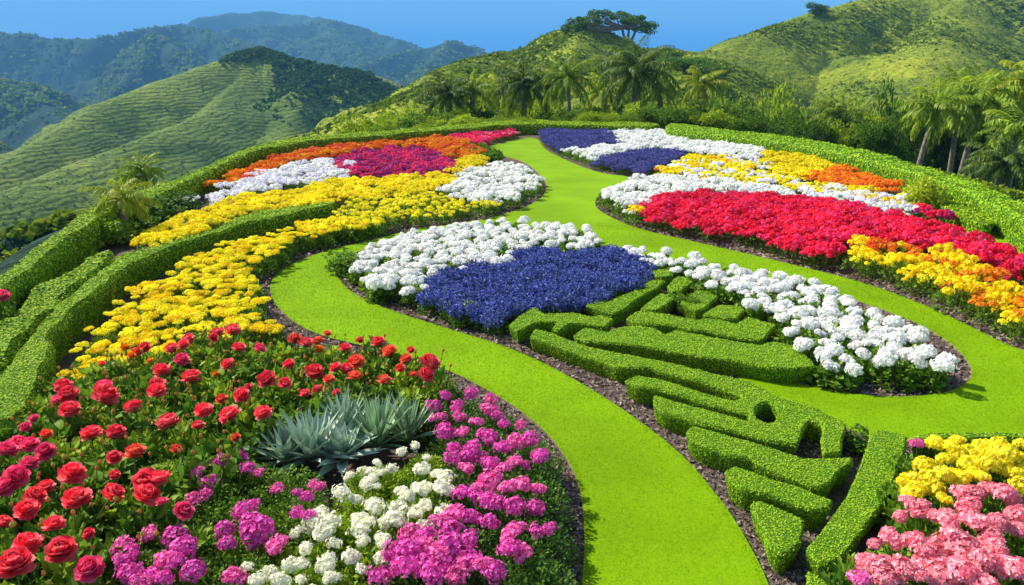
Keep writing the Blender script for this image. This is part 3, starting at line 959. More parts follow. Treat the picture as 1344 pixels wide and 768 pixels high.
def foliage(g, n, rad, h, leaf, mat, tmpl=RHOMB, upbias=.6, stems=6, z0=.1, roll=.5, buds=0):
    mb = MB()
    for i in range(buds):
        a = g.uniform(0, 6.28); q = rad * g.uniform(.2, .9); zb = h * g.uniform(1.0, 1.14)
        c = np.array([q * math.cos(a), q * math.sin(a), zb])
        t_ = np.linspace(0, 1, 6)
        tube(mb, c + np.column_stack([t_ * 0, t_ * .006, t_ * .034]), .012 * np.sin(np.pi * (t_ * .9 + .06)) + .0015, 7, 2)
        tube(mb, [c * [.6, .6, .3], c * [.9, .9, .8], c], [.004, .003, .003], 5, 1)
    dome_leaves(mb, n, rad, h, leaf, g, 0, upbias, tmpl, z0, roll=roll)
    for i in range(stems):
        a = g.uniform(0, 6.28); q = rad * g.uniform(.2, .6)
        P = np.array([[0, 0, 0], [np.cos(a) * q * .4, np.sin(a) * q * .4, h * .45], [np.cos(a) * q, np.sin(a) * q, h * .9]])
        tube(mb, P, [.006, .005, .003], 5, 1)
    return mb.mesh('foliage', [M[mat], M['stem'], M['bud']])


NTH = 'first second third fourth fifth sixth seventh eighth ninth tenth eleventh twelfth thirteenth fourteenth fifteenth sixteenth seventeenth eighteenth nineteenth twentieth'.split()


def nth(i):
    if i < 20: return NTH[i]
    t, u = divmod(i + 1, 10)
    tens = {2: 'twenty', 3: 'thirty', 4: 'forty', 5: 'fifty', 6: 'sixty', 7: 'seventy', 8: 'eighty', 9: 'ninety'}[min(t, 9)]
    return (tens[:-1] + 'ieth') if u == 0 else tens + '-' + NTH[u - 1]


def off_lawn(P, d=.22):
    P = np.asarray(P)
    return P[~in_poly(P, lawn_b) & (dist_poly(P, lawn_b) > d)] if len(P) else P


def bed_from_blooms(name, cat, group, poly, h, spacing, fols, blooms, spots, lmarks, what, seed, bh=.0, fscale=(.9, 1.15), tilt=.25, extra=0, bscale=(.85, 1.15), maxn=7):
    """plants over a bed; each bloom seen in the photo grows on the plant under it"""
    g = np.random.default_rng(seed)
    W = to_garden(poly, h)
    P = off_lawn(scatter(W, spacing, seed=seed), .16)
    if name in ('marigold_plant', 'pink_geranium'):
        P = P[dist_poly(P, to_garden(MAZE[12][0], .2)) > .2]
    B = []
    for s in spots:
        hh = h + bh + g.uniform(-.03, .04)
        q = to_garden([s[:2]], hh)[0]
        B.append((q[0], q[1], hh, s[2] if len(s) > 2 else 1.0, s[3] if len(s) > 3 else None))
    for e in range(extra):
        p = P[g.integers(len(P))] + g.uniform(-.5, .5, 2) * spacing
        B.append((p[0], p[1], h + bh + g.uniform(-.06, .02), g.uniform(.7, 1), None))
    # every bloom needs a plant within reach
    for b in B:
        if len(P) == 0 or np.hypot(P[:, 0] - b[0], P[:, 1] - b[1]).min() > spacing * .95:
            P = np.vstack([P, [[b[0], b[1]]]])
    own = [[] for _ in P]
    for b in B:
        own[int(np.argmin(np.hypot(P[:, 0] - b[0], P[:, 1] - b[1])))].append(b)
    roots = []
    for i, p in enumerate(P):
        z = float(G(p[0], p[1]))
        r = link(name, None, loc=(p[0], p[1], z)); r.empty_display_size = .1
        f = link('foliage', fols[g.integers(len(fols))], r, rot=(g.uniform(-.06, .06), g.uniform(-.06, .06), g.uniform(0, 6.28)), scale=g.uniform(*fscale))
        for b in own[i]:
            bl = blooms[b[4]] if b[4] else blooms['main']
            link('bloom', bl[g.integers(len(bl))], r, loc=(b[0] - p[0], b[1] - p[1], G(b[0], b[1]) + b[2] - z), rot=(g.uniform(-tilt, tilt) + .12, g.uniform(-tilt, tilt), g.uniform(0, 6.28)), scale=b[3] * g.uniform(*bscale))
        roots.append((r, p, len(own[i])))
    label_by_landmark(roots, lmarks, what, cat, group)
    return roots


def label_by_landmark(roots, lmarks, what, cat, group):
    marks = [(to_garden([m[0]])[0], m[1]) for m in lmarks]
    buckets = {}
    for r, p, n in roots:
        ds = [np.hypot(*(p - q)) for q, _ in marks]
        k = int(np.argmin(ds)); buckets.setdefault(k, []).append((ds[k], r, n))
    for k, L in buckets.items():
        L.sort(key=lambda t: t[0])
        for i, (_, r, n) in enumerate(L):
            w = what(n)
            tag(r, f'{w}, {nth(i)} from {marks[k][1]}', cat, group)


g0 = np.random.default_rng(99)
FOL = {}
FOL['dahlia'] = [foliage(g0, 260, .23, .44, .095, ('fol_mid', 'fol_mid', 'fol_lime', 'fol_mid', 'fol_lime')[i], LEAFB, .5, 8, buds=3) for i in range(5)]
FOL['small'] = [foliage(g0, 1500, .24, .33, .024, 'fol_mid', RHOMB, .3, 5) for i in range(3)]
FOL['small_dark'] = [foliage(g0, 1400, .24, .33, .026, 'fol_dark', RHOMB, .3, 5) for i in range(3)]
FOL['lime'] = [foliage(g0, 1100, .22, .33, .032, 'fol_lime', RHOMB, .6, 6) for i in range(3)]
FOL['mid'] = [foliage(g0, 520, .24, .36, .05, 'fol_mid', RHOMB, .7, 6) for i in range(3)]
FOL['hyd'] = [foliage(g0, 420, .32, .42, .085, 'fol_mid', RHOMBW, .5, 6) for i in range(4)]

# foreground red dahlias ------------------------------------------------
BL = {}
BL['main'] = [dahlia(g0, 'p_red', .074) for _ in range(4)]
BL['c'] = [dahlia(g0, 'p_coral', .066) for _ in range(3)]
BL['m'] = [dahlia(g0, 'p_rose', .070) for _ in range(3)]
BL['o'] = [dahlia(g0, 'p_orange', .055) for _ in range(2)]
RED = [(90, 519, 1.15), (136, 522, 1.25), (176, 537), (92, 540, .95), (222, 557, 1.1), (207, 515, .9), (120, 571), (152, 569, .9), (177, 595, 1, 'c'), (94, 624), (101, 656, 1.1), (191, 633), (209, 632, .95), (191, 652), (268, 541, .95),
       (304, 547), (345, 545, .8), (291, 525, .7, 'c'), (20, 626, 1.1, 'm'), (5, 642, 1.1, 'm'), (39, 584, .9, 'm'), (60, 592, .9, 'm'), (7, 592, 1, 'm'), (22, 584, .9, 'm'), (44, 652, .9), (35, 669, .85), (35, 716, 1.05), (20, 743, 1.3), (79, 725, 1.1),
       (119, 748, 1, 'm'), (33, 560, .6, 'm'), (45, 549, .6, 'm'), (240, 672, .8, 'm'), (117, 700, .5), (213, 660, .5, 'm'), (3, 686, .7), (149, 624, .55), (37, 609, .9, 'm'), (400, 519, .6), (417, 514, .7), (442, 517, .5), (75, 527, .8, 'm'),
       (306, 437, 1.15), (249, 449, .95), (280, 445, .6), (313, 460, .9), (340, 460, .8, 'm'), (238, 475, .9, 'm'), (213, 489, 1.05), (251, 499, 1.2), (300, 480, .8), (198, 475, .6, 'o'), (134, 479, .6, 'c'), (181, 464, .7, 'c'), (283, 492, .6, 'o'),
       (387, 447, 1, 'c'), (402, 453, .8), (417, 450, .9, 'c'), (418, 460, .8, 'o'), (413, 492, 1), (351, 500, 1.0), (373, 505, .7), (442, 485, .8), (137, 509, .9, 'm'), (207, 507, 1), (326, 509, .5), (165, 459, .8, 'o'), (172, 468, .7, 'o'),
       (453, 460, .8), (472, 447, .6, 'c'), (497, 452, 1.0), (512, 463, .95, 'c'), (539, 460, .55, 'c'), (534, 474, 1, 'c'), (562, 480, 1.15), (468, 477, .95, 'c'), (465, 497, .9, 'c'), (504, 502, .9, 'c'), (525, 485, .6, 'c'), (542, 494, .6, 'c'), (453, 487, .8), (430, 440, .6, 'c'), (380, 480, .7), (432, 500, .7, 'c'),
       (60, 570, .7, 'c'), (230, 590, .6, 'c'), (260, 560, .6), (310, 575, .5, 'c'), (150, 600, .6), (60, 640, .8), (70, 690, .8)]
bed_from_blooms('dahlia_plant', 'dahlia plant', 'red dahlias in the front flower bed',
                [(-60, 800), (-60, 560), (20, 530), (70, 490), (150, 460), (215, 448), (290, 425), (330, 430), (380, 436), (440, 440), (500, 440), (570, 470), (585, 490), (560, 505), (430, 515), (335, 545), (300, 590), (235, 620), (215, 670), (150, 705), (120, 800)],
                .52, .30, FOL['dahlia'], BL, RED,
                [((440, 620), 'the blue-grey agave'), ((560, 560), 'the magenta phlox edge near the lawn'), ((250, 520), 'the yellow marigold bed'), ((20, 640), 'the dark soil gap by the hedge'), ((60, 850), 'the bottom corner of the bed')],
                lambda n: ('leafy dahlia plant without open blooms', 'dahlia plant with one red bloom', 'dahlia plant with two red blooms', 'dahlia plant with three red blooms')[min(n, 3)] if n < 4 else 'dahlia plant crowded with red blooms', 21, .0, (.9, 1.15), .45, bscale=(.98, 1.2), extra=8)

# magenta, cream, pink and yellow beds in front ---------------------------
MAG = {'main': [cluster(g0, 'p_pink_magenta' if i % 2 else 'p_magenta', .052, 95, .0155, .75, .3, lump=.26, lobes=(0, 3, 0, 4, 0)[i]) for i in range(5)], 'd': [cluster(g0, 'p_magenta', .058, 100, .017, .85, .3) for _ in range(2)]}
MAG_L = [(291, 606, 1.2), (313, 602, 1.1), (325, 614), (340, 619, .7), (258, 620, .9), (275, 634), (253, 654), (270, 648, .7), (363, 642, .9), (417, 638, 1.2), (402, 654, .8), (390, 648, .7), (316, 671), (333, 663, .7), (338, 699, 1.4, 'd'), (295, 696, 1.1, 'd'), (298, 715, 1, 'd'), (363, 717, 1.1), (308, 758, 1.2),
         (390, 674, .8), (405, 678, .8), (196, 699, 1.2), (159, 715, 1.2), (171, 726), (161, 736), (187, 763, 1.1), (171, 753, 1.2), (231, 706, 1.2, 'd'), (241, 721, 1.2, 'd'), (229, 740), (218, 731), (254, 750, 1.1, 'd'), (214, 760, 1), (201, 756), (330, 688, 1.1, 'd'), (345, 690, .9, 'd')]
MAG_R = [(584, 520), (619, 517, 1.1), (604, 547), (644, 525), (642, 539, 1.2), (626, 555), (661, 559, .8), (683, 559, .8), (584, 569, 1.3), (607, 569), (639, 576, 1.3), (659, 591), (678, 582, 1.1), (696, 579), (576, 549, 1.1), (709, 602, 1), (594, 604), (614, 602), (632, 604, 1.1), (611, 616), (674, 609), (659, 617), (689, 614, .7),
         (642, 634, 1.3), (664, 643), (681, 638, 1.1), (704, 644), (607, 651), (624, 653), (641, 661, 1.1), (654, 666), (676, 668, 1.1), (703, 671), (594, 678, 1.2), (616, 683), (643, 691), (574, 686, .8), (591, 698, 1.2), (614, 713), (679, 696), (668, 706), (704, 701, .7), (721, 699, .8), (540, 706, 1.2), (559, 706), (594, 713),
         (669, 726, 1.2), (686, 730), (525, 730, 1.3), (530, 750, 1.3), (557, 745, 1.2), (577, 730, 1.1), (582, 743), (567, 758), (604, 730, 1.3), (621, 740), (636, 743), (599, 760, 1.1), (651, 756), (498, 760), (602, 746), (600, 535), (652, 548), (620, 590), (595, 590, .9), (570, 535), (630, 640), (645, 612, .9), (560, 720, .9), (590, 722, 1.1, 'd'), (540, 725, 1, 'd')]
bed_from_blooms('phlox_plant', 'phlox plant', 'magenta phlox left of the cream flowers',
                [(120, 810), (140, 705), (215, 670), (235, 630), (290, 600), (350, 610), (430, 625), (425, 660), (380, 700), (350, 745), (310, 810)], .36, .27, FOL['small'], MAG, MAG_L,
                [((250, 600), 'the red dahlias'), ((420, 600), 'the blue-grey agave'), ((200, 850), 'the bottom of the photo')],
                lambda n: ('low small-leaved phlox plant without flowers', 'phlox plant with one purple-pink head', 'phlox plant with two purple-pink heads')[n] if n < 3 else 'phlox plant with a knot of purple-pink heads', 31, .02, (.95, 1.2), .4)
bed_from_blooms('phlox_plant', 'phlox plant', 'pink phlox by the curved lawn edge',
                [(565, 520), (590, 497), (625, 510), (660, 540), (700, 575), (732, 620), (742, 670), (738, 720), (728, 800), (480, 800), (500, 735), (545, 700), (590, 660), (600, 620), (575, 585), (560, 560)], .38, .26, FOL['small_dark'], MAG, MAG_R,
                [((600, 540), 'the narrow-leaved agave'), ((740, 660), 'the curved lawn edge'), ((520, 720), 'the cream flowers'), ((620, 850), 'the bottom of the photo')],
                lambda n: ('dark leafy phlox plant without flowers', 'phlox plant with one pink head', 'phlox plant with two pink heads', 'phlox plant with three pink heads')[n] if n < 4 else 'phlox plant covered in pink heads', 32, .02, (.95, 1.15), .4, bscale=(.95, 1.2))
CRE = {'main': [cluster(g0, 'p_cream', .046, 95, .015, .8, .3, lump=.28, lobes=(0, 3, 0, 4)[i]) for i in range(4)]}
CREAM = [(527, 594, 1.1), (545, 587, .8), (495, 609, 1), (458, 627, 1.1), (485, 632), (554, 619, 1.1), (584, 631, 1.4), (584, 644, 1.2), (555, 644, 1.4), (527, 646), (492, 668, 1.2), (524, 669, 1.3), (545, 678), (519, 686, 1.1), (473, 699, 1.1), (504, 714), (462, 733, 1.1), (467, 658, .9), (512, 619, .7), (417, 679, 1),
         (435, 686, 1.2), (390, 701, .9), (422, 701), (438, 716, .9), (402, 723, .9), (428, 743, 1.1), (383, 743), (355, 750, .8), (338, 763), (368, 765), (432, 761), (448, 649, 1), (430, 700, 1), (475, 750, .6), (480, 640, .7)]
bed_from_blooms('candytuft_plant', 'candytuft plant', 'cream candytuft in the front flower bed',
                [(310, 810), (340, 750), (385, 700), (425, 655), (450, 630), (490, 610), (530, 585), (575, 590), (600, 625), (590, 660), (550, 700), (505, 735), (490, 810)], .36, .25, FOL['lime'], CRE, CREAM,
                [((480, 590), 'the blue-grey agave'), ((610, 640), 'the pink phlox'), ((340, 700), 'the purple-pink phlox'), ((430, 850), 'the bottom of the photo')],
                lambda n: ('lime-leaved candytuft plant without flowers', 'lime-leaved plant with one cream head', 'lime-leaved plant with two cream heads', 'lime-leaved plant with three cream heads')[n] if n < 4 else 'lime-leaved plant full of cream heads', 33, .02, (.95, 1.15), .4, 46, bscale=(.7, 1.2))
PIN = {'main': [cluster(g0, 'p_pink', .056, 110, .018, .8, .3, lobes=(0 if i % 2 else 4)) for i in range(5)], 'm': MAG['main']}
PINK = [(1190, 656), (1204, 668), (1182, 679, .8), (1224, 676, 1.1), (1244, 673, .9), (1245, 686, 1.1), (1262, 644, 1.1), (1271, 664, 1.2), (1296, 639, 1.1), (1319, 646, 1.2), (1279, 684, 1.5), (1311, 686, 1.1), (1336, 671, 1.1), (1336, 693, 1.1), (1170, 707, 1.2), (1197, 709, 1.3), (1257, 711, 1.6), (1232, 720, 1.3), (1301, 706, 1.2),
        (1210, 721), (1140, 740, 1.2), (1167, 740, 1.1), (1152, 745), (1185, 750, 1.2), (1212, 735, 1.1), (1207, 755, 1.2), (1239, 758, 1.4), (1262, 751, 1.3), (1286, 763, 1.2), (1296, 720, 1.2), (1311, 720, 1.2), (1312, 740, 1.3), (1336, 746, 1.1), (1162, 761), (1128, 761, 1, 'm'), (1148, 716, .7), (1282, 644, 1), (1330, 655, 1), (1265, 730, .9), (1290, 735, 1)]
bed_from_blooms('pink_geranium', 'geranium plant', 'pink geraniums beside the diagonal hedge',
                [(1110, 800), (1135, 735), (1165, 690), (1190, 655), (1250, 645), (1290, 632), (1400, 632), (1420, 800)], .40, .29, FOL['mid'], PIN, PINK,
                [((1150, 720), 'the diagonal hedge'), ((1260, 640), 'the yellow marigolds'), ((1260, 850), 'the bottom of the photo')],
                lambda n: ('leafy geranium without open flowers', 'geranium with one pink flower head', 'geranium with two pink flower heads', 'geranium with three pink flower heads')[n] if n < 4 else 'geranium covered in pink flower heads', 34, .02, (.95, 1.15), .4, 6)
YEL = {'main': [cluster(g0, 'p_lemon', .062, 110, .02, .75, .3, lobes=(0 if i % 2 else 4)) for i in range(4)], 'm': MAG['main']}
YELL = [(1214, 611, 1.1), (1229, 582, 1.3), (1256, 592, 1.2), (1257, 576, .9), (1277, 612, 1.4), (1291, 586, 1.3), (1266, 592), (1282, 594), (1299, 607, 1.2), (1312, 582, 1), (1321, 596, 1.2), (1326, 619, 1.3), (1239, 622, 1.1), (1256, 627, 1.2), (1197, 634, 1.2), (1222, 638, 1.4), (1200, 644, 1), (1239, 654, .7), (1182, 632, .6),
        (1341, 636), (1339, 599), (1341, 582), (1300, 596), (1245, 586, 1.1), (1204, 580, .9, 'm'), (1310, 612, 1), (1240, 602, .8), (1290, 625, .8)]
bed_from_blooms('marigold_plant', 'marigold plant', 'yellow marigolds next to the pink geraniums',
                [(1185, 640), (1195, 590), (1225, 577), (1400, 575), (1420, 632), (1290, 634), (1250, 650), (1205, 656)], .40, .29, FOL['mid'], YEL, YELL,
                [((1200, 650), 'the diagonal hedge'), ((1300, 575), 'the thin lawn edging hedge')],
                lambda n: ('leafy marigold without open flowers', 'marigold with one yellow head', 'marigold with two yellow heads', 'marigold with three yellow heads')[n] if n < 4 else 'marigold covered in yellow heads', 35, .02, (.9, 1.1), .35, 3)

# agaves ------------------------------------------------------------------
def agave(g, n, L, w, mat, spread, prof=None):
    mb = MB()
    for i in range(n):
        a = i * 2.399 + g.uniform(-.2, .2)
        e = R(18 + 66 * (i / n) ** spread + g.uniform(-7, 7))
        k = 9
        t = np.linspace(0, 1, k)
        LL = L * g.uniform(.8, 1.1)
        bend = g.uniform(.0, .5) * (1 - i / n)
        rr = LL * (t * math.cos(e) + bend * .25 * t ** 2); zz = LL * (t * math.sin(e) - bend * .35 * t ** 2)
        wd = w * g.uniform(.85, 1.15) * (np.sin(np.pi * np.clip(t * .62 + .30, 0, 1)) ** .8) * np.clip((1 - t) * 3.2, 0, 1)
        c = np.column_stack([rr * math.cos(a), rr * math.sin(a), zz + .02])
        s = np.array([-math.sin(a), math.cos(a), 0])
        upn = np.array([-math.cos(a) * math.sin(e), -math.sin(a) * math.sin(e), math.cos(e)])
        V = []
        for q in range(k):
            V += [c[q] - s * wd[q] + upn * wd[q] * .45, c[q] - s * wd[q] * .5 + upn * wd[q] * .12, c[q], c[q] + s * wd[q] * .5 + upn * wd[q] * .12, c[q] + s * wd[q] + upn * wd[q] * .45]
        Fc = [[q * 5 + j, q * 5 + j + 1, q * 5 + j + 6, q * 5 + j + 5] for q in range(k - 1) for j in range(4)]
        mb.add(V, Fc, 0, True)
    return mb.mesh('agave', [M[mat]])


for (px, py, nl_, L, w, mt, sp_, lab) in [
        (408, 606, 46, .50, .036, 'agave', .75, 'broad blue-grey agave rosette between red dahlias and cream flowers'),
        (450, 606, 30, .40, .046, 'agave', 1.2, 'wide-leaved blue agave low beside the cream candytuft'),
        (496, 588, 60, .52, .022, 'agave_green', .6, 'narrow-leaved pale green agave clump behind the cream flowers'),
        (536, 580, 50, .46, .020, 'agave_green', .6, 'narrow-leaved grey-green agave clump touching the pink phlox'),
        (450, 578, 44, .50, .026, 'agave', .6, 'upright blue-grey agave at the back of the agave group'),
        (374, 608, 34, .40, .030, 'agave', .8, 'small spiky blue-grey agave closest to the dahlias')]:
    q = to_garden([(px, py)], .12)[0]
    o = link('agave', agave(g0, nl_, L, w, mt, sp_), loc=(q[0], q[1], G(*q) + .10), rot=(0, 0, g0.uniform(0, 6)))
    tag(o, lab, 'agave', 'agaves in the front bed')


# ------------------------------------------------------------------ middle and far beds: one mesh plants
def bed_plant(g, rad, h, fol, nleaf, leaf, pm, heads, hr, nfl, fl, flat=.8, tmpl=FLO4, lobes=0, jit=.85, z=1.0, pm2=None, p2=.3):
    """a whole bedding plant: foliage mound with heads (materials 0 foliage, 1 petals, 2 second petals)"""
    mb = MB()
    dome_leaves(mb, nleaf, rad * 1.05, h, leaf, g, 0, .5, RHOMB)
    k = np.arange(heads) + .5
    rr = rad * np.sqrt(k / heads) * jit; th = k * 2.399 + g.uniform(0, 6)
    for a, b in zip(rr, th):
        hz = h * (z - .28 * (a / rad) ** 2) + g.uniform(-.03, .03) * h * 2
        m = 1 if (pm2 is None or g.random() > p2) else 2
        ex, ey = a * math.cos(b), a * math.sin(b)
        mb.add([[ex * .5 - .003, ey * .5, 0], [ex * .5 + .003, ey * .5, 0], [ex + .002, ey, hz], [ex - .002, ey, hz]], [[0, 1, 2, 3]], 0)
        head_florets(mb, hr * g.uniform(.75, 1.2), nfl, fl, g, flat, .15, m, tmpl, (a * math.cos(b) + g.normal(0, .02), a * math.sin(b) + g.normal(0, .02), hz), .15)
    return mb.mesh('bedding_plant', [M[fol], M[pm], M[pm2 or pm]])


def spike_plant(g, rad, h, fol, pm, spikes, nfl=16, fl=.012, sl=.12, nleaf=120):
    mb = MB()
    dome_leaves(mb, nleaf, rad, h * .7, .04, g, 0, .9, RHOMB)
    for i in range(spikes):
        a = i * 2.399; q = rad * math.sqrt((i + .5) / spikes)
        t = g.uniform(0, 1, nfl)
        ex, ey = q * math.cos(a), q * math.sin(a)
        mb.add([[ex * .5 - .003, ey * .5, 0], [ex * .5 + .003, ey * .5, 0], [ex + .002, ey, h * .95], [ex - .002, ey, h * .95]], [[0, 1, 2, 3]], 0)
        b = np.column_stack([q * math.cos(a) + t * g.normal(0, .012), q * math.sin(a) + t * g.normal(0, .012), h * g.uniform(.8, 1.02) - sl * .5 + (t - .3) * sl * (1 - .3 * q / rad)])
        b[:, :2] += g.normal(0, .012, (nfl, 2)) * (1.2 - t[:, None])
        D = g.normal(0, 1, (nfl, 3)); D[:, 2] = np.abs(D[:, 2]) * .5 + .2
        mb.stamp(RHOMBW[0] * [1, 1, 2], RHOMBW[1], leaf_frames(D, (0, 0, 1), g, .8) * (fl * 2.0), b, 1)
    return mb.mesh('salvia_plant', [M[fol], M[pm]])


COUNTS = {}
PENDING = {}


def bed(name, cat, group, label, poly, h, spacing, tmpls, seed, scale=(.74, 1.2), weights=None, world_poly=None, cut=None):
    g = np.random.default_rng(seed)
    W = to_garden(poly, h) if world_poly is None else world_poly
    P = off_lawn(scatter(W, spacing, seed=seed), .20)
    if cut is not None:
        P = P[~in_poly(P, cut)]
    COUNTS[label] = len(P)
    for p in P:
        k = g.choice(len(tmpls), p=weights)
        PENDING.setdefault(name, []).append((p[1], name, tmpls[k], (p[0], p[1], float(G(p[0], p[1]))), (g.uniform(-.08, .08), g.uniform(-.08, .08), g.uniform(0, 6.28)), g.uniform(*scale), label, cat, group))
    return P


g1 = np.random.default_rng(123)
# white hydrangeas on the island: each plant with its heads as parts
HYD = [cluster(g1, 'p_white', .088, 170, .023, (.82, .7, .75, .85, .68)[i], .3, FLO4, .15, lump=.16, lobes=(0, 0, 4, 3, 0)[i]) for i in range(5)]


def hydrangea_bed(poly, spacing, seed, lmarks, group, h=.31, hs=(.65, 1.15), nh=(2, 4), rad=.20, who='white hydrangea'):
    g = np.random.default_rng(seed)
    P = off_lawn(scatter(to_garden(poly, h), spacing, seed=seed), .18)
    roots = []
    for p in P:
        z = float(G(*p))
        r = link('hydrangea_bush', None, loc=(p[0], p[1], z)); r.empty_display_size = .1
        link('foliage', FOL['hyd'][g.integers(4)], r, rot=(0, 0, g.uniform(0, 6.28)), scale=(g.uniform(.7, .88), g.uniform(.7, .88), h / .42 * g.uniform(.85, 1)))
        n = g.integers(nh[0], nh[1] + 1)
        a0 = g.uniform(0, 6.28)
        for i in range(n):
            a = a0 + i * 6.28 / n; q = rad * g.uniform(.45, 1.15) if n > 1 else 0
            link('flower_head', HYD[g.integers(5)], r, loc=(q * math.cos(a), q * math.sin(a), h * g.uniform(.88, 1.1) - q * .15), rot=(g.uniform(-.3, .3), g.uniform(-.3, .3), a), scale=g.uniform(*hs))
        roots.append((r, p, n))
    COUNTS[who + str(seed)] = len(P)
    words = {2: 'two', 3: 'three', 4: 'four', 5: 'five', 6: 'six'}
    label_by_landmark(roots, lmarks, lambda n: f'{who} with {words[n]} heads', 'hydrangea bush', group)


hydrangea_bed([(465, 362), (462, 345), (480, 325), (520, 308), (580, 296), (640, 290), (680, 288), (730, 294), (780, 304), (790, 316), (760, 322), (700, 318), (672, 326), (660, 340), (610, 345), (580, 355), (556, 372), (545, 384), (520, 386), (490, 380)],
              .36, 41, [((480, 370), 'the rounded island tip'), ((580, 330), 'the salvia patch tip'), ((700, 310), 'the lawn behind the island')], 'white hydrangeas around the blue salvias')
hydrangea_bed([(790, 320), (800, 316), (850, 330), (900, 338), (960, 352), (1030, 362), (1080, 378), (1130, 398), (1180, 422), (1220, 445), (1240, 470), (1238, 492), (1200, 504), (1150, 505), (1105, 492), (1076, 470), (1050, 456), (1046, 430), (1012, 410), (996, 396), (960, 380), (928, 370), (898, 352), (862, 345), (845, 335)],
              .36, 42, [((870, 345), 'the tiny hedge block'), ((960, 380), 'the maze blocks'), ((1050, 430), 'the stepped hedge'), ((1110, 390), 'the lawn strip behind'), ((1230, 480), 'the round island end')], 'white hydrangeas around the maze')

SAL = [spike_plant(g1, .17, .29, 'fol_mid', 'p_blue', 32, 20, .014, .13, 220) for _ in range(4)]
bed('salvia_plant', 'salvia plant', 'blue salvias on the island', 'deep blue salvia packed among its like between hydrangeas and maze',
    [(548, 382), (560, 372), (590, 352), (660, 344), (672, 330), (705, 322), (760, 326), (800, 322), (835, 330), (855, 345), (850, 358), (825, 372), (790, 384), (760, 390), (720, 396), (690, 396), (660, 414), (620, 414), (596, 406), (566, 398)], .29, .23, SAL, 51)
SAL2 = [spike_plant(g1, .26, .34, 'fol_dark', 'p_navy', 40, 14, .02, .15, 90) for _ in range(3)]
bed('salvia_plant', 'salvia plant', 'dark blue salvias at the top of the lawn', 'dark blue salvia in the patch meeting the far lawn end',
    [(708, 170), (741, 167), (790, 168), (805, 177), (812, 186), (771, 192), (731, 198), (713, 190)], .34, .42, SAL2, 52)
bed('salvia_plant', 'salvia plant', 'dark blue salvias below the white petunias', 'dark blue salvia in the tongue between two white petunia drifts',
    [(765, 214), (812, 199), (868, 193), (899, 196), (865, 214), (832, 228), (800, 226), (772, 220)], .34, .40, SAL2, 53)

# yellow bed right of the inner hedge: plants with flat heads as parts
YFL = [cluster(g1, 'p_yellow' if i % 4 else 'p_gold', .095, 120, .022, .38, .05, FLO4, .12, lobes=4) for i in range(5)]
YFOL = [foliage(g1, 420, .24, .26, .055, 'fol_mid', RHOMB, .7, 5) for _ in range(3)]


def yarrow_bed(poly, spacing, seed, lmarks, group, h=.34, cut=None, nh=(3, 5), hs=(.55, 1.0)):
    g = np.random.default_rng(seed)
    P = off_lawn(scatter(to_garden(poly, h), spacing, seed=seed), .22)
    roots = []
    for p in P:
        z = float(G(*p))
        r = link('yarrow_plant', None, loc=(p[0], p[1], z)); r.empty_display_size = .1
        link('foliage', YFOL[g.integers(3)], r, rot=(0, 0, g.uniform(0, 6.28)), scale=g.uniform(.9, 1.15))
        n = g.integers(nh[0], nh[1] + 1); a0 = g.uniform(0, 6.28)
        for i in range(n):
            a = a0 + i * 6.28 / n; q = .17 * g.uniform(.3, 1.15)
            link('flower_head', YFL[g.integers(5)], r, loc=(q * math.cos(a), q * math.sin(a), h * g.uniform(.85, 1.1)), rot=(g.uniform(-.15, .15), g.uniform(-.15, .15), a), scale=g.uniform(*hs))
        roots.append((r, p, n))
    COUNTS['yarrow' + str(seed)] = len(P)
    words = {1: 'one', 2: 'two', 3: 'three', 4: 'four', 5: 'five'}
    label_by_landmark(roots, lmarks, lambda n: f'yellow yarrow with {words[n]} flat heads', 'yarrow plant', group)


yarrow_bed([(84, 506), (98, 464), (142, 410), (190, 372), (240, 345), (292, 322), (346, 306), (400, 290), (440, 284), (500, 288), (440, 306), (385, 325), (345, 345), (334, 365), (330, 385), (343, 412), (362, 432), (320, 440), (230, 452), (160, 480), (120, 500)],
           .34, 61, [((110, 480), 'the dark soil gap'), ((200, 380), 'the winding hedge'), ((330, 390), 'the lawn curve'), ((250, 450), 'the red dahlias'), ((400, 300), 'the thin hedge tail')], 'yellow yarrow below the winding hedge')
YB = [bed_plant(g1, .26, .34, 'fol_mid', 150, .06, 'p_yellow', 5, .055, 24, .024, .45, lobes=0, pm2='p_gold', p2=.15) for _ in range(4)]
bed('yarrow_plant', 'yarrow plant', 'yellow yarrow between winding hedge and white phlox', 'yellow yarrow in the band between the thin hedge tail and lawn',
    [(420, 292), (440, 276), (470, 262), (530, 252), (590, 256), (620, 262), (680, 262), (670, 272), (640, 280), (560, 287), (500, 290), (440, 300)], .34, .36, YB, 62)
YB2 = [bed_plant(g1, .26, .32, 'fol_mid', 60, .06, 'p_yellow', 13, .055, 22, .026, .5, pm2='p_gold', p2=.15) for _ in range(4)]
bed('marigold_plant', 'marigold plant', 'solid yellow marigold drift above the winding hedge', 'yellow marigold in the solid drift above the winding hedge',
    [(150, 330), (170, 314), (200, 297), (245, 275), (330, 254), (420, 240), (500, 231), (580, 228), (600, 240), (560, 248), (500, 254), (440, 260), (370, 272), (325, 272), (275, 296), (216, 316), (170, 327)], .32, .38, YB2, 63)
bed('marigold_plant', 'marigold plant', 'small yellow marigold knot by the lawn neck', 'yellow marigold in the small knot beside the lawn neck',
    [(588, 222), (600, 208), (620, 203), (636, 206), (630, 214), (600, 226)], .32, .38, YB2, 64)
OR = [bed_plant(g1, .26, .32, 'fol_mid', 60, .06, pm, 16, .05, 20, .026, .6, pm2=p2) for pm, p2 in (('p_orange', 'p_gold'), ('p_vermilion', 'p_orange'), ('p_orange', 'p_vermilion'), ('p_vermilion', 'p_red'))]
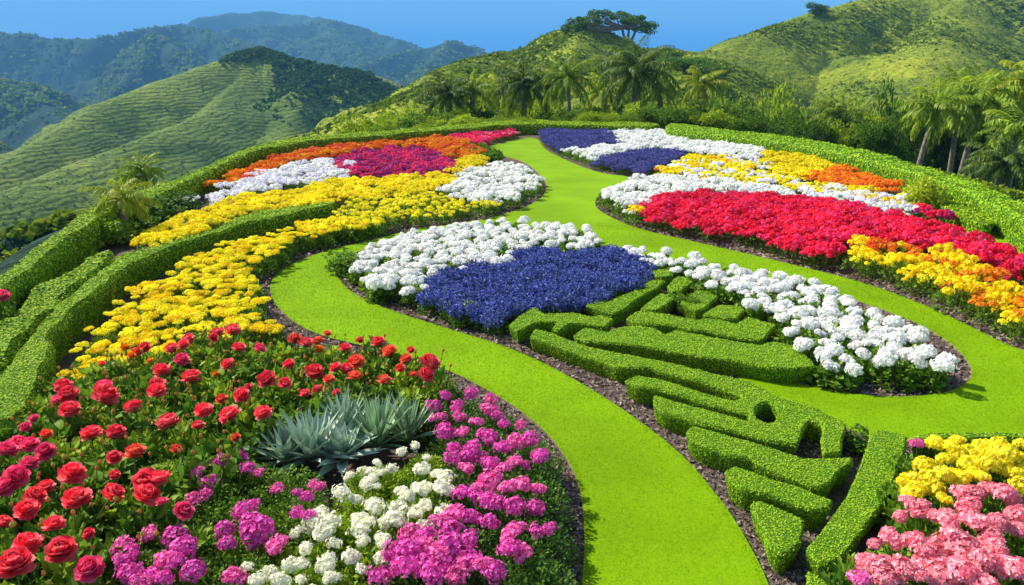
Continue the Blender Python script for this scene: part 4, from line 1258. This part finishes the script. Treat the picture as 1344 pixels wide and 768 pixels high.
bed('marigold_plant', 'marigold plant', 'orange marigolds under the perimeter hedge', 'orange marigold in the strip under the valley-side hedge',
    [(268, 244), (300, 228), (340, 211), (400, 196), (450, 187), (510, 180), (560, 177), (610, 184), (636, 195), (615, 206), (590, 202), (560, 192), (520, 190), (470, 196), (435, 203), (385, 210), (330, 228), (285, 244)], .32, .42, OR, 65, weights=[.35, .25, .3, .1])
PL = [bed_plant(g1, .26, .32, 'fol_dark', 60, .06, pm, 16, .05, 20, .026, .7, pm2=p2) for pm, p2 in (('p_plum', 'p_hot'), ('p_hot', 'p_plum'), ('p_plum', 'p_crimson'))]
bed('verbena_plant', 'verbena plant', 'plum verbenas below the orange marigolds', 'plum and hot pink verbena below the orange marigold strip',
    [(436, 208), (475, 197), (530, 191), (570, 196), (598, 210), (588, 226), (545, 230), (480, 232), (460, 226)], .32, .42, PL, 66)
LI = [bed_plant(g1, .24, .30, 'fol_dark', 110, .06, 'p_lilac', 8, .06, 24, .028, .7, pm2='p_white', p2=.6) for _ in range(3)]
bed('phlox_plant', 'phlox plant', 'white phlox above the yellow drift', 'white lilac-tinted phlox in the drift above the solid yellow',
    [(250, 264), (285, 244), (335, 228), (390, 213), (440, 206), (462, 214), (464, 228), (420, 236), (350, 247), (290, 262), (260, 270)], .30, .44, LI, 67)
WH = [bed_plant(g1, .26, .34, 'fol_mid', 170, .065, 'p_white', 6, .066, 30, .03, .8) for _ in range(4)]
bed('white_phlox', 'phlox plant', 'white phlox clump at the lawn bend', 'white phlox in the rounded clump where the lawn bends',
    [(583, 248), (600, 230), (622, 218), (655, 212), (690, 220), (714, 236), (714, 248), (690, 258), (655, 262), (640, 262), (612, 256)], .36, .40, WH, 68)
HP = [bed_plant(g1, .26, .32, 'fol_dark', 70, .06, pm, 15, .05, 20, .026, .7, pm2=p2) for pm, p2 in (('p_hot', 'p_crimson'), ('p_plum', 'p_hot'), ('p_pink', 'p_hot'))]
bed('verbena_plant', 'verbena plant', 'hot pink verbenas at the far lawn end', 'hot pink verbena in the far patch beside the lawn end',
    [(584, 180), (604, 172), (640, 170), (672, 170), (690, 178), (672, 184), (640, 188), (610, 186)], .32, .42, HP, 69, weights=[.55, .25, .2])
bed('marigold_plant', 'marigold plant', 'vermilion marigolds along the back hedge', 'vermilion marigold in the thin line along the back hedge',
    [(676, 164), (700, 162), (760, 163), (760, 166), (700, 168)], .32, .5, OR[1:2] + OR[3:], 70)
bed('marigold_plant', 'marigold plant', 'golden marigolds along the back hedge', 'golden marigold in the thin line behind the dark salvias',
    [(742, 163), (770, 161), (800, 163), (804, 167), (770, 168)], .32, .5, YB2, 71)
bed('bedding_leaf_plant', 'leafy plant', 'leafy plants behind the lawn neck', 'dark leafy plant in the green patch beside orange marigolds',
    [(600, 193), (620, 185), (650, 194), (648, 203), (632, 205), (612, 204)], .28, .40, [foliage(g1, 300, .26, .3, .07, 'fol_mid', RHOMBW, .5, 3)], 72)

# right side beds
bed('petunia_plant', 'petunia plant', 'white petunias around the dark salvias', 'white petunia in the drift wrapping the dark salvias',
    [(805, 174), (835, 167), (870, 172), (910, 182), (960, 188), (1002, 196), (1000, 206), (960, 204), (920, 200), (895, 198), (868, 192), (812, 198), (765, 212), (738, 204), (728, 198), (771, 193), (812, 188)], .32, .38, WH, 81)
MIX = [bed_plant(g1, .24, .30, 'fol_mid', 130, .06, a, 8, .05, 20, .028, .7, pm2=b, p2=.4) for a, b in (('p_white', 'p_yellow'), ('p_yellow', 'p_gold'), ('p_gold', 'p_orange'), ('p_white', 'p_lilac'))]
bed('zinnia_plant', 'zinnia plant', 'mixed zinnias between white drifts', 'mixed yellow, orange or white zinnia between two white drifts',
    [(850, 228), (880, 214), (905, 202), (960, 205), (1002, 208), (1010, 228), (1060, 238), (1140, 248), (1190, 260), (1190, 268), (1100, 256), (1000, 240), (930, 232), (880, 232)], .30, .38, MIX, 82, weights=[.35, .3, .15, .2])
bed('marigold_plant', 'marigold plant', 'yellow marigold fan under the tall hedge', 'yellow marigold in the fan under the tall hedge',
    [(1001, 200), (1045, 201), (1105, 217), (1085, 228), (1060, 231), (1012, 228)], .32, .38, YB2, 83)
bed('marigold_plant', 'marigold plant', 'orange marigold fan under the tall hedge', 'orange marigold in the fan under the tall hedge',
    [(1062, 230), (1090, 220), (1110, 217), (1150, 229), (1180, 243), (1160, 248), (1120, 243)], .32, .36, [OR[0], OR[2]], 84)
bed('petunia_plant', 'petunia plant', 'white petunias behind the crimson bed', 'white petunia in the rounded drift behind the crimson bed',
    [(788, 262), (790, 252), (812, 242), (840, 233), (870, 230), (920, 234), (1000, 244), (1060, 254), (1040, 256), (950, 248), (885, 250), (850, 260), (838, 276), (812, 272)], .34, .36, WH, 85)
bed('petunia_plant', 'petunia plant', 'pale petunias near the golden shrub', 'pale white and lilac petunia near the golden shrub',
    [(1060, 244), (1110, 250), (1165, 256), (1200, 266), (1212, 282), (1180, 278), (1100, 262), (1060, 254)], .30, .42, [MIX[3], LI[0], WH[0]], 86)
CR = [bed_plant(g1, .24, .36, 'fol_dark', 70, .06, 'p_crimson' if i % 2 else 'p_hot', 15, .05, 26, .024, .8, lobes=0, pm2='p_hot' if i % 2 else 'p_crimson', z=1, p2=.2 if i % 2 else .6) for i in range(4)]
bed('celosia_plant', 'celosia plant', 'crimson celosias in the long right bed', 'crimson celosia packed in the long bed beside the lawn',
    [(842, 272), (850, 260), (880, 253), (950, 249), (1040, 254), (1130, 266), (1225, 288), (1290, 308), (1350, 332), (1440, 370), (1440, 395), (1344, 356), (1290, 340), (1230, 322), (1170, 314), (1118, 314), (1100, 326), (1092, 336), (1040, 326), (960, 312), (890, 296), (850, 288)], .38, .33, CR, 87)
OY = [bed_plant(g1, .26, .40, 'fol_mid', 170, .06, a, 9, .055, 24, .024, .65, pm2=b, p2=.35) for a, b in (('p_gold', 'p_yellow'), ('p_orange', 'p_gold'), ('p_gold', 'p_orange'), ('p_vermilion', 'p_orange'))]
bed('lantana_plant', 'lantana plant', 'golden lantanas along the right lawn edge', 'golden and orange lantana below the crimson bed',
    [(1102, 335), (1120, 318), (1170, 318), (1230, 327), (1290, 346), (1344, 362), (1440, 400), (1440, 470), (1344, 428), (1290, 402), (1230, 375), (1160, 352), (1110, 344)], .42, .34, OY, 88, weights=[.4, .2, .3, .1])
bed('lantana_plant', 'lantana plant', 'orange lantanas at the crimson bed tip', 'orange lantana at the pointed tip of the crimson bed',
    [(808, 276), (840, 279), (850, 290), (838, 292), (815, 283)], .28, .36, OY[1:3], 89)
bed('verbena_plant', 'verbena plant', 'dark red verbenas under the golden shrub', 'dark red verbena at the foot of the golden shrub',
    [(1200, 272), (1225, 270), (1250, 282), (1240, 288), (1210, 282)], .3, .36, [PL[2], CR[0]], 90)
print(COUNTS)


def place_beds():
    """up to 290 plants of a kind as objects, the farthest rest of it as one mass"""
    for name, L in PENDING.items():
        L.sort(key=lambda t: t[0])
        for (_, nm, me_, loc, rot, sc_, label, cat, group) in L[:290]:
            tag(link(nm, me_, loc=loc, rot=rot, scale=sc_), label, cat, group)
        rest = L[290:]
        if not rest: continue
        mats, mb = [], MB()
        for (_, nm, me_, loc, rot, sc_, *_r) in rest:
            T = Matrix.LocRotScale(Vector(loc), __import__('mathutils').Euler(rot), Vector((sc_,) * 3))
            A = np.array(T)[:3, :3]; O = np.array(T)[:3, 3]
            src = CACHE[me_.name]
            V = np.concatenate(src.v) @ A.T + O
            ix = []
            for m_ in me_.materials:
                if m_ not in mats: mats.append(m_)
                ix.append(mats.index(m_))
            n0 = mb.n
            mb.v.append(V); mb.n += len(V)
            for f, mi, sm in src.f:
                mb.f.append((f + n0, ix[mi], sm))
        tag(link(name.replace('_plant', '') + '_mass', mb.mesh(name + '_mass', mats)), 'mass of small ' + name.replace('_plant', '').replace('_', ' ') + ' flowers filling the farthest beds', 'flowers', kind='stuff')


place_beds()


# ------------------------------------------------------------------ trees, palms and shrubs
def palm_crown(g, nf, L, mat, droop=.9, lw=.045, ll=.42, up=70, pairs=34):
    mb = MB()
    for i in range(nf):
        a = i * 2.399 + g.uniform(-.2, .2)
        e0 = R(up - (up + 25) * (i / nf) ** .9 + g.uniform(-8, 8))
        LL = L * g.uniform(.85, 1.1)
        k = pairs
        t = np.linspace(0, 1, k)
        ang = e0 - droop * t ** 1.3 * 1.25
        dr = np.cos(ang) * LL / k; dz = np.sin(ang) * LL / k
        r = np.cumsum(dr); z = np.cumsum(dz)
        rad_ = np.array([math.cos(a), math.sin(a), 0]); side = np.array([-math.sin(a), math.cos(a), 0])
        C = r[:, None] * rad_ + z[:, None] * np.array([0, 0, 1])
        tube(mb, C[::4], np.linspace(.03, .008, len(C[::4])) * L / 2.5, 4, 0)
        Tn = np.gradient(C, axis=0); Tn /= np.linalg.norm(Tn, axis=1, keepdims=True)
        for sgn in (-1, 1):
            D = Tn * .75 + side * sgn + np.array([0, 0, -.65]) + g.normal(0, .10, (k, 3))
            s = ll * L / 2.5 * np.sin(np.pi * (t * .82 + .12)) ** .6 * g.uniform(.85, 1.15, k)
            Mx = leaf_frames(D, (0, 0, 1), g, .15)
            V = np.array([[0, 0, 0], [.09, .3, 0], [.06, .75, -.12], [0, 1, -.28], [-.06, .75, -.12], [-.09, .3, 0]])
            V = V * [lw / .045 * .8, 1, 1]
            mb.stamp(V, np.array([[0, 1, 2, 5], [5, 2, 4, 4]])[:1], Mx * s[:, None, None], C, 0)
            mb.stamp(V, np.array([[5, 2, 3, 4]]), Mx * s[:, None, None], C, 0)
    return mb.mesh('crown', [M[mat]])


def palm_trunk(g, H, r, lean):
    mb = MB()
    n = 26
    t = np.linspace(0, 1, n)
    P = np.column_stack([lean[0] * t ** 1.6, lean[1] * t ** 1.6, H * t])
    tube(mb, P, r * (1.25 - .4 * t + .06 * (np.arange(n) % 2)), 10)
    return mb.mesh('trunk', [M['palm_bark']])


g2 = np.random.default_rng(5)
PC = {'date': [palm_crown(g2, 34, 3.0, 'palm_dark', 1.1, ll=.5, up=82), palm_crown(g2, 28, 2.8, 'palm_leaf', 1.0, ll=.5, up=80)],
      'coco': [palm_crown(g2, 19, 3.0, 'palm_leaf', 1.05, .055, .62, 72), palm_crown(g2, 17, 3.0, 'palm_gold', 1.0, .055, .62, 74)]}


def palm(px, top, D, kind, var, R_, label, lean=(0, 0), tr=.17):
    """palm standing at distance D whose crown heart is seen at (px, top)"""
    c = at_depth(px, top, D)
    bx, by = c.x - lean[0], c.y - lean[1]
    zb = tz(bx, by)
    H = max(c.z - zb, .6)
    r = link('palm_tree', None, loc=(bx, by, zb - .1))
    link('trunk', palm_trunk(g2, H + .1, tr, lean), r)
    link('crown', PC[kind][var], r, loc=(lean[0], lean[1], H + .1), rot=(0, 0, g2.uniform(0, 6)), scale=R_ / 3.0)
    tag(r, label, 'palm tree', 'palms beyond the garden hedge')


for a in [(836, 94, 57, 'date', 0, 3.5, 'tallest shaggy palm, below the umbrella tree', (.2, 0), .22),
          (745, 102, 56, 'date', 1, 2.9, 'slim pale-trunked palm behind the dark blue salvias', (-.3, 0), .12),
          (688, 110, 58, 'date', 0, 2.9, 'bushy palm behind the far end of the lawn', (0, 0), .2),
          (716, 112, 66, 'date', 1, 2.8, 'palm half hidden between the bushy and the slim palm', (0, 0), .2),
          (620, 120, 56, 'date', 1, 2.3, 'drooping palm second from the lime bush', (0, 0), .2),
          (588, 124, 55, 'date', 0, 2.4, 'grey-fronded palm on two stubby stems beside the hill foot', (0, 0), .2),
          (655, 122, 64, 'coco', 1, 2.6, 'yellow-green palm behind the drooping palm', (0, 0), .16),
          (795, 116, 66, 'coco', 1, 2.6, 'feathery yellow-green palm beside the tallest palm', (0, 0), .16),
          (866, 118, 64, 'date', 1, 2.5, 'dark palm on the other side of the tallest palm', (0, 0), .18),
          (924, 110, 60, 'coco', 1, 2.2, 'young yellow palm in front of the right hill', (0, 0), .12),
          (1100, 150, 50, 'date', 1, 2.3, 'lone dark-skirted palm over the middle of the tall hedge', (0, 0), .2),
          (1230, 141, 43, 'coco', 0, 2.4, 'leaning coconut palm with two crossed stems', (.5, 0), .13),
          (1258, 142, 46, 'coco', 0, 2.2, 'upright coconut palm just beside the leaning one', (-.2, 0), .13),
          (1290, 130, 46, 'coco', 0, 2.9, 'big coconut palm with dark drooping fronds', (.5, 0), .15),
          (1262, 118, 52, 'date', 1, 2.6, 'hazy palm rising behind the coconut palms', (0, 0), .18),
          (1338, 168, 40, 'coco', 0, 2.3, 'low shaded coconut palm at the edge of the photo', (.3, 0), .15),
          (1352, 108, 46, 'coco', 1, 2.6, 'golden-fronded palm at the edge of the photo', (0, 0), .16),
          (1318, 215, 33, 'date', 0, 1.9, 'dark palm fan right behind the tall hedge', (0, 0), .2)]:
    palm(*a)


def tree_mesh(g, H, W, mat, leaf=.16, n=3800, blobs=12, trunk_h=.3):
    """rounded broadleaf tree: limbs inside, leaf clumps outside"""
    cr, tr = MB(), MB()
    cs = []
    for i in range(blobs):
        a = g.uniform(0, 6.28); q = W * .5 * math.sqrt(g.uniform(0, .8))
        z = H * (trunk_h + (1 - trunk_h) * g.uniform(.15, .85) * (1 - (q / (W * .62)) ** 2 * .5))
        cs.append((q * math.cos(a), q * math.sin(a), z, g.uniform(.16, .27) * min(W, H)))
    per = n // blobs
    for (x, y, z, r) in cs:
        u = g.normal(0, 1, (per, 3)); u /= np.linalg.norm(u, axis=1, keepdims=True)
        rr = r * g.uniform(.5, 1.0, per) ** .5 * (1 + .28 * np.sin(u[:, 0] * 5 + u[:, 2] * 4))
        P = u * rr[:, None] * [1.1, 1.1, .8] + [x, y, z]
        D = u + g.normal(0, .7, (per, 3)) + [0, 0, -.1]
        Mx = leaf_frames(D, (0, 0, 1), g, .6)
        s = leaf * g.uniform(.6, 1.4, per)
        cr.stamp(RHOMBW[0], RHOMBW[1], Mx * s[:, None, None], P, 0)
        mid = np.array([x * .3, y * .3, H * trunk_h * .8])
        tube(tr, np.array([[0, 0, H * trunk_h * .3], mid, [x, y, z]]), [W * .02, W * .014, W * .004], 5)
    tube(tr, np.array([[0, 0, -.3], [0, 0, H * trunk_h * .5], [W * .01, 0, H * trunk_h]]), [W * .035, W * .028, W * .02], 8)
    return cr.mesh('crown', [M[mat]]), tr.mesh('trunk', [M['bark']])


g3 = np.random.default_rng(8)
TREES = {k: [tree_mesh(g3, 5, 4.6, k, .19, 5200, 13, .12) for _ in range(3)] for k in ('tree_dark', 'tree_mid', 'tree_lime')}


def tree(px, top, D, kind, w, label, group, name='broadleaf_tree', cat='tree'):
    c = at_depth(px, top, D)
    zb = tz(c.x, c.y)
    H = max(c.z - zb, .8)
    r = link(name, None, loc=(c.x, c.y, zb - .1))
    cm, tm = TREES[kind][g3.integers(3)]
    wpx = w * D / F_PX
    rz = g3.uniform(0, 6.28)
    for nm, m_ in (('crown', cm), ('trunk', tm)):
        link(nm, m_, r, rot=(0, 0, rz), scale=(wpx / 4.6, wpx / 4.6, H / 4.6))
    tag(r, label, cat, group)


def top_line(px):
    xs = [440, 480, 520, 560, 600, 700, 800, 860, 900, 950, 1000, 1060, 1100, 1160, 1220, 1280, 1344, 1420]
    ys = [158, 150, 152, 146, 142, 142, 140, 134, 132, 136, 146, 148, 146, 142, 140, 128, 130, 130]
    return float(np.interp(px, xs, ys))


COLW = {'tree_dark': 'dark green', 'tree_mid': 'mid green', 'tree_lime': 'yellow-green'}
# first row just beyond the hedge, second row behind, third row at the hill foot
rows = []
for (x0, x1, stp, D, dy, w) in ((505, 1420, 25, 47, 8, 44), (520, 1430, 30, 55, -2, 52), (540, 1430, 38, 68, -10, 56), (860, 1430, 42, 88, -24, 54)):
    x = x0
    while x < x1:
        px = x + g3.uniform(-7, 7)
        Dm = D * g3.uniform(.95, 1.06)
        if px > 1150: Dm *= .84
        if px > 1195 and Dm < 50: Dm = 52 * g3.uniform(.97, 1.05)
        tp = top_line(px) + dy + g3.uniform(-6, 7)
        r_ = g3.random()
        kind = 'tree_dark' if r_ < ((.62 if D < 60 else .35) + (.25 if px > 1150 else 0)) else ('tree_mid' if r_ < .8 else 'tree_lime')
        rows.append((px, tp, Dm, kind, w * g3.uniform(.8, 1.25)))
        x += stp
LMK = [(505, 'the lime bush'), (588, 'the grey-fronded palm'), (688, 'the bushy palm'), (745, 'the slim palm'), (836, 'the tallest palm'), (924, 'the young yellow palm'), (1010, 'the hill foot'), (1100, 'the lone dark palm'), (1232, 'the leaning coconut palm'), (1310, 'the dark palm fan')]
bk = {}
for t_ in rows:
    k = min(range(len(LMK)), key=lambda i: abs(LMK[i][0] - t_[0])); bk.setdefault((k, t_[3]), []).append(t_)
for (k, kind), L in bk.items():
    L.sort(key=lambda t: abs(t[0] - LMK[k][0]) + abs(t[2] - 50))
    for i, t_ in enumerate(L):
        tree(*t_, f'{COLW[kind]} bushy tree, {nth(i)} out from {LMK[k][1]}', 'bushy trees beyond the garden hedge')
tree(470, 146, 56, 'tree_lime', 56, 'lime green bush alone beyond the hedge below the far mountains', 'bushy trees beyond the garden hedge')
tree(500, 152, 54, 'tree_lime', 40, 'smaller lime bush touching the lone lime bush', 'bushy trees beyond the garden hedge')
for (px, tp, D, w, lab) in [(905, 72, 150, 62, 'dark round tree on the saddle below the sea'), (878, 66, 170, 40, 'small dark tree left of the round saddle tree'), (855, 86, 110, 50, 'dark tree behind the tallest palm'),
                            (935, 80, 140, 40, 'dark tree at the foot of the yellow terraces'), (850, 62, 190, 40, 'dark tree under the umbrella tree on the saddle'), (1072, 2, 283, 22, 'lone dark tree on the right hill skyline'),
                            (1080, 6, 286, 14, 'tiny tree beside the lone skyline tree'), (1000, 42, 262, 6, 'tiny bush on the right hill skyline'), (1050, 158, 50, 40, 'dark bush over the middle of the tall hedge')]:
    tree(px, tp, D, 'tree_dark', w, lab, 'dark trees on the slopes')


def umbrella_tree():
    g = np.random.default_rng(77)
    base = at_depth(824, 62, 214)
    zb = tz(base.x, base.y)
    S = 214 / F_PX
    r = link('umbrella_tree', None, loc=(base.x, base.y, zb - .3))
    r['label'] = 'wide flat-topped umbrella tree on the ridge against the sea'; r['category'] = 'tree'
    cr, tr = MB(), MB()
    ztop = at_depth(800, 6, 214).z - zb
    clumps = []
    for i in range(62):
        u = g.uniform(-1, 1)
        cx = (-24 + u * 56) * S
        zt = ztop - 1.2 - abs((u + .02)) ** 2.2 * 16 * S - g.uniform(0, 15) * S
        clumps.append((cx, g.uniform(-30, 30) * S * (1 - .4 * abs(u)), zt, g.uniform(3.5, 7.5) * S))
    for (x, y, z, rr) in clumps:
        n = 130
        uu = g.normal(0, 1, (n, 3)); uu /= np.linalg.norm(uu, axis=1, keepdims=True)
        P = uu * (rr * g.uniform(.3, 1.05, n))[:, None] * [1.25, 1.25, .42] + [x, y, z]
        Mx = leaf_frames(uu + g.normal(0, .6, (n, 3)), (0, 0, 1), g, .6)
        cr.stamp(RHOMBW[0], RHOMBW[1], Mx * (g.uniform(.28, .5, n))[:, None, None], P, 0)
    for k, bx in enumerate((-6, 0, 7)):
        fork = np.array([bx * S * 1.4, g.uniform(-1, 1), ztop * .42])
        tube(tr, np.array([[bx * S * .4, 0, -.2], [bx * S, 0, ztop * .2], fork]), [.42, .34, .28], 7)
        for (x, y, z, rr) in clumps[k::3]:
            mid = fork * .5 + np.array([x, y, z]) * .5 + [0, 0, -.8]
            tube(tr, np.array([fork, mid, [x, y, z]]), [.22, .14, .05], 5)
    link('crown', cr.mesh('crown', [M['tree_dark']]), r)
    link('trunk', tr.mesh('trunk', [M['palm_bark']]), r)


umbrella_tree()

# spiky shrubs by the left hedge and the golden shrub on the right
def spiky(g, n, L, w, mat, name='spiky_shrub'):
    mb = MB()
    for i in range(n):
        a = g.uniform(0, 6.28); e = R(g.uniform(25, 85)); LL = L * g.uniform(.6, 1.1)
        k = 6; t = np.linspace(0, 1, k); ang = e - t ** 1.4 * g.uniform(.5, 1.6)
        rr = np.cumsum(np.cos(ang)) * LL / k; zz = np.cumsum(np.sin(ang)) * LL / k
        C = np.column_stack([rr * math.cos(a), rr * math.sin(a), zz]); s = np.array([-math.sin(a), math.cos(a), 0])
        wd = (w * (1 - t) ** .6)[:, None]
        V = np.concatenate([C - s * wd, C + s * wd]); i_ = np.arange(k - 1)
        mb.add(V, np.stack([i_, i_ + 1, i_ + 1 + k, i_ + k], 1), 0)
    return mb


for (px, py, L, mat, lab) in [(150, 292, .95, 'palm_gold', 'bright spiky shrub leaning over the valley-side hedge'), (172, 284, 1.0, 'palm_gold', 'second bright spiky shrub, higher along the hedge'),
                              (132, 300, .7, 'palm_gold', 'lowest and smallest bright spiky shrub'), (168, 300, .7, 'palm_leaf', 'darker spiky shrub in front of the bright ones'),
                              (193, 275, .8, 'palm_leaf', 'darker spiky shrub at the top of the spiky group')]:
    q = to_garden([(px, py)])[0]
    o = link('spiky_shrub', spiky(g3, 150, L, .016, mat).mesh('spiky_shrub', [M[mat]]), loc=(q[0], q[1], G(*q)))
    tag(o, lab, 'shrub', 'spiky shrubs by the valley-side hedge')
for (px, top, D, s, lab) in [(158, 262, 15.5, .75, 'bright yellow-green palm bush arching over the valley-side hedge'), (188, 222, 22, .8, 'small tufted palm peeking over the valley-side hedge'), (172, 232, 22, .55, 'tiny tufted palm beside the larger tufted one')]:
    c = at_depth(px, top, D); zb = tz(c.x, c.y)
    r = link('palm_tree', None, loc=(c.x, c.y, zb))
    link('trunk', palm_trunk(g2, c.z - zb, .07, (0, 0)), r); link('crown', PC['coco'][1] if D < 16 else PC['date'][1], r, loc=(0, 0, c.z - zb), scale=s / 3.0)
    tag(r, lab, 'palm tree')


def small_shrub(px, py, Hh, Ww, kind, lab, name='shrub'):
    q = to_garden([(px, py)])[0]
    cm, tm = SHR[kind]
    r = link(name, None, loc=(q[0], q[1], float(G(*q))))
    link('crown', cm, r, scale=(Ww / 1, Ww / 1, Hh / 1)); link('trunk', tm, r, scale=(Ww, Ww, Hh))
    tag(r, lab, 'shrub')


SHR = {k: tree_mesh(g3, 1, 1, k, .075, 2600, 12, .1) for k in ('fol_lime', 'fol_mid', 'fol_dark', 'palm_gold')}
small_shrub(1210, 284, 1.0, .8, 'palm_gold', 'golden shrub with a thin dark stem beside the tall hedge')
small_shrub(1240, 277, .5, .6, 'fol_mid', 'low green shrub next to the golden shrub')
small_shrub(500 + 113, 424, .34, .3, 'fol_lime', 'small bright green shrub at the front edge of the blue salvias')
small_shrub(902, 414, .3, .26, 'fol_mid', 'small ball shrub between the maze blocks')
small_shrub(888, 409, .28, .22, 'fol_mid', 'darker ball shrub touching the small ball shrub')
small_shrub(452, 362, .4, .5, 'fol_mid', 'green shrub at the rounded island tip beside the hydrangeas')
small_shrub(144, 322, .5, .9, 'fol_lime', 'lumpy bright shrub where the winding hedge begins')
small_shrub(205, 300, .6, 1.0, 'fol_dark', 'dark shrub in the shade of the valley-side hedge')
small_shrub(240, 283, .5, .9, 'fol_dark', 'dark shrub beside the start of the solid yellow drift')
small_shrub(1125, 592, .22, .25, 'fol_dark', 'tiny dark shrub in the soil pocket of the maze')
small_shrub(10, 470, .35, .6, 'fol_mid', 'grey-green shrub at the edge of the photo above the hedge')
small_shrub(-5, 425, .45, .5, 'fol_mid', 'leafy shrub under the single pink bloom at the photo edge')
q = to_garden([(4, 391)], .55)[0]
r = link('dahlia_plant', None, loc=(q[0], q[1], float(G(*q))))
link('foliage', FOL['dahlia'][0], r); link('bloom', BL['m'][0], r, loc=(0, 0, .55), rot=(.4, 0, 0), scale=1.3)
tag(r, 'lone pink dahlia standing by the valley-side hedge', 'dahlia plant', None)


# utility pole on the terraced hill
c = at_depth(267, 112, 400)
# nudge to the hillside seen there
for D in range(330, 460, 2):
    c = at_depth(267, 124, D)
    if tz(c.x, c.y) > c.z: break
mb = MB()
tube(mb, [[0, 0, -1], [0, 0, 3], [0, 0, 6.5]], [.22, .18, .14], 8)
mb.add([[-1, -.08, 5.6], [1, -.08, 5.6], [1, .08, 5.6], [-1, .08, 5.6], [-1, -.08, 5.8], [1, -.08, 5.8], [1, .08, 5.8], [-1, .08, 5.8]],
       [[0, 3, 2, 1], [4, 5, 6, 7], [0, 1, 5, 4], [1, 2, 6, 5], [2, 3, 7, 6], [3, 0, 4, 7]])
tag(link('utility_pole', mb.mesh('utility_pole', [M['bark']]), loc=(c.x, c.y, tz(c.x, c.y))), 'dark wooden pole standing alone on the terraced hill', 'pole')


# hillside scrub ----------------------------------------------------------
def scrub():
    g = np.random.default_rng(31)
    out = []
    # candidates spread evenly over bearing and log distance
    for (r0, r1, n, size) in ((13, 46, 30000, (.10, .26)), (46, 130, 16000, (.3, .8)), (120, 360, 100000, (.28, .7)), (200, 480, 26000, (.5, 1.1)), (480, 1100, 12000, (1.5, 4.0)), (1000, 2600, 42000, (3.0, 7.0))):
        th = np.radians(g.uniform(-34, 34, n)); r = np.exp(g.uniform(np.log(r0), np.log(r1), n))
        x, y = r * np.sin(th), r * np.cos(th)
        z, cv, d = terrain(x, y, True)
        patch = fbm(x / 30, y / 30, 3, 77)
        terr = (cv >= 1) & (cv <= 3)
        ph = ((z + 9 * .5) * .42) % 1
        keep = (d > 2) & np.where(terr, g.random(n) < .07, np.where(cv >= 14, patch + g.normal(0, .35, n) > np.where(cv == 14, .25, .12), patch + g.normal(0, .1, n) > -.15)) & (z > SEA_Z + 3)
        s = g.uniform(*size, n) ** 1.0 * np.where(terr, .8, 1)
        s *= np.where((cv >= 14), np.clip(.85 + patch * .9, .6, 1.5), 1)
        out.append(np.column_stack([x, y, z, s])[keep])
    A = np.vstack(out)
    rp = [at_depth(*p) for p in ((300, 76, 442), (330, 67, 452), (342, 64, 459), (370, 74, 450), (420, 86, 440), (470, 94, 430), (520, 117, 420), (560, 150, 405))]
    k_ = g.integers(0, 7, 2600); t_ = g.random(2600)[:, None]
    Q = np.array([list(p) for p in rp]); Q = Q[k_] * (1 - t_) + Q[k_ + 1] * t_
    Q[:, :2] += np.abs(g.normal(0, 1, (2600, 1))) * np.array([[.02, -1]]) * np.where(k_ > 2, 22, 3)[:, None] + g.normal(0, 2, (2600, 2))
    A = np.vstack([A, np.column_stack([Q[:, 0], Q[:, 1], terrain(Q[:, 0], Q[:, 1]), g.uniform(1, 2.4, 2600)])])
    far_ = np.hypot(A[:, 0], A[:, 1])
    nearhill = (far_ < 340) & (A[:, 0] > -25)
    ridge_n = len(Q)
    mbs = {'tree_dark': MB(), 'tree_mid': MB(), 'tree_lime': MB()}
    n = len(A)
    pick = g.random(n) + .5 * fbm(A[:, 0] / 40, A[:, 1] / 40, 3, 88) + np.where(nearhill, .36, 0)
    pick[-ridge_n:] -= .6
    K = 11
    tot = 0
    mb = MB()
    for mi, (lo, hi) in enumerate(((-9, .25), (.25, .65), (.65, 9))):
        B = A[(pick >= lo) & (pick < hi)]
        m_ = len(B)
        u = g.normal(0, 1, (m_, K, 3)); u[..., 2] = np.abs(u[..., 2]); u /= np.linalg.norm(u, axis=2, keepdims=True)
        P = u * (B[:, None, 3:4] * g.uniform(.5, 1, (m_, K, 1))) * [.8, .8, .7] + B[:, None, :3] + [0, 0, 0]
        s = B[:, None, 3] * g.uniform(.5, .9, (m_, K))
        D = (u + g.normal(0, .6, (m_, K, 3))).reshape(-1, 3)
        Mx = leaf_frames(D, (0, 0, 1), g, .5)
        s = s.reshape(-1); P = P.reshape(-1, 3)
        mb.stamp(RHOMBW[0] * [1.1, 1, 1], RHOMBW[1], Mx * s[:, None, None], P - Mx[:, :, 1] * (s * .5)[:, None], mi)
        tot += m_
    tag(link('hillside_scrub', mb.mesh('hillside_scrub', [leafy('scrub_dark', [(.03, .085, .016), (.075, .15, .025)], .95, .25, 0, 0), leafy('scrub_mid', [(.08, .15, .014), (.17, .26, .025)], .95, .25, 0, 0), leafy('scrub_lime', [(.15, .23, .015), (.30, .37, .03)], .95, .25, 0, 0)])), 'rough green scrub and woodland covering the hillsides', 'scrub', kind='stuff')
    return tot


print('scrub', scrub())
print('objects', len(bpy.data.objects))
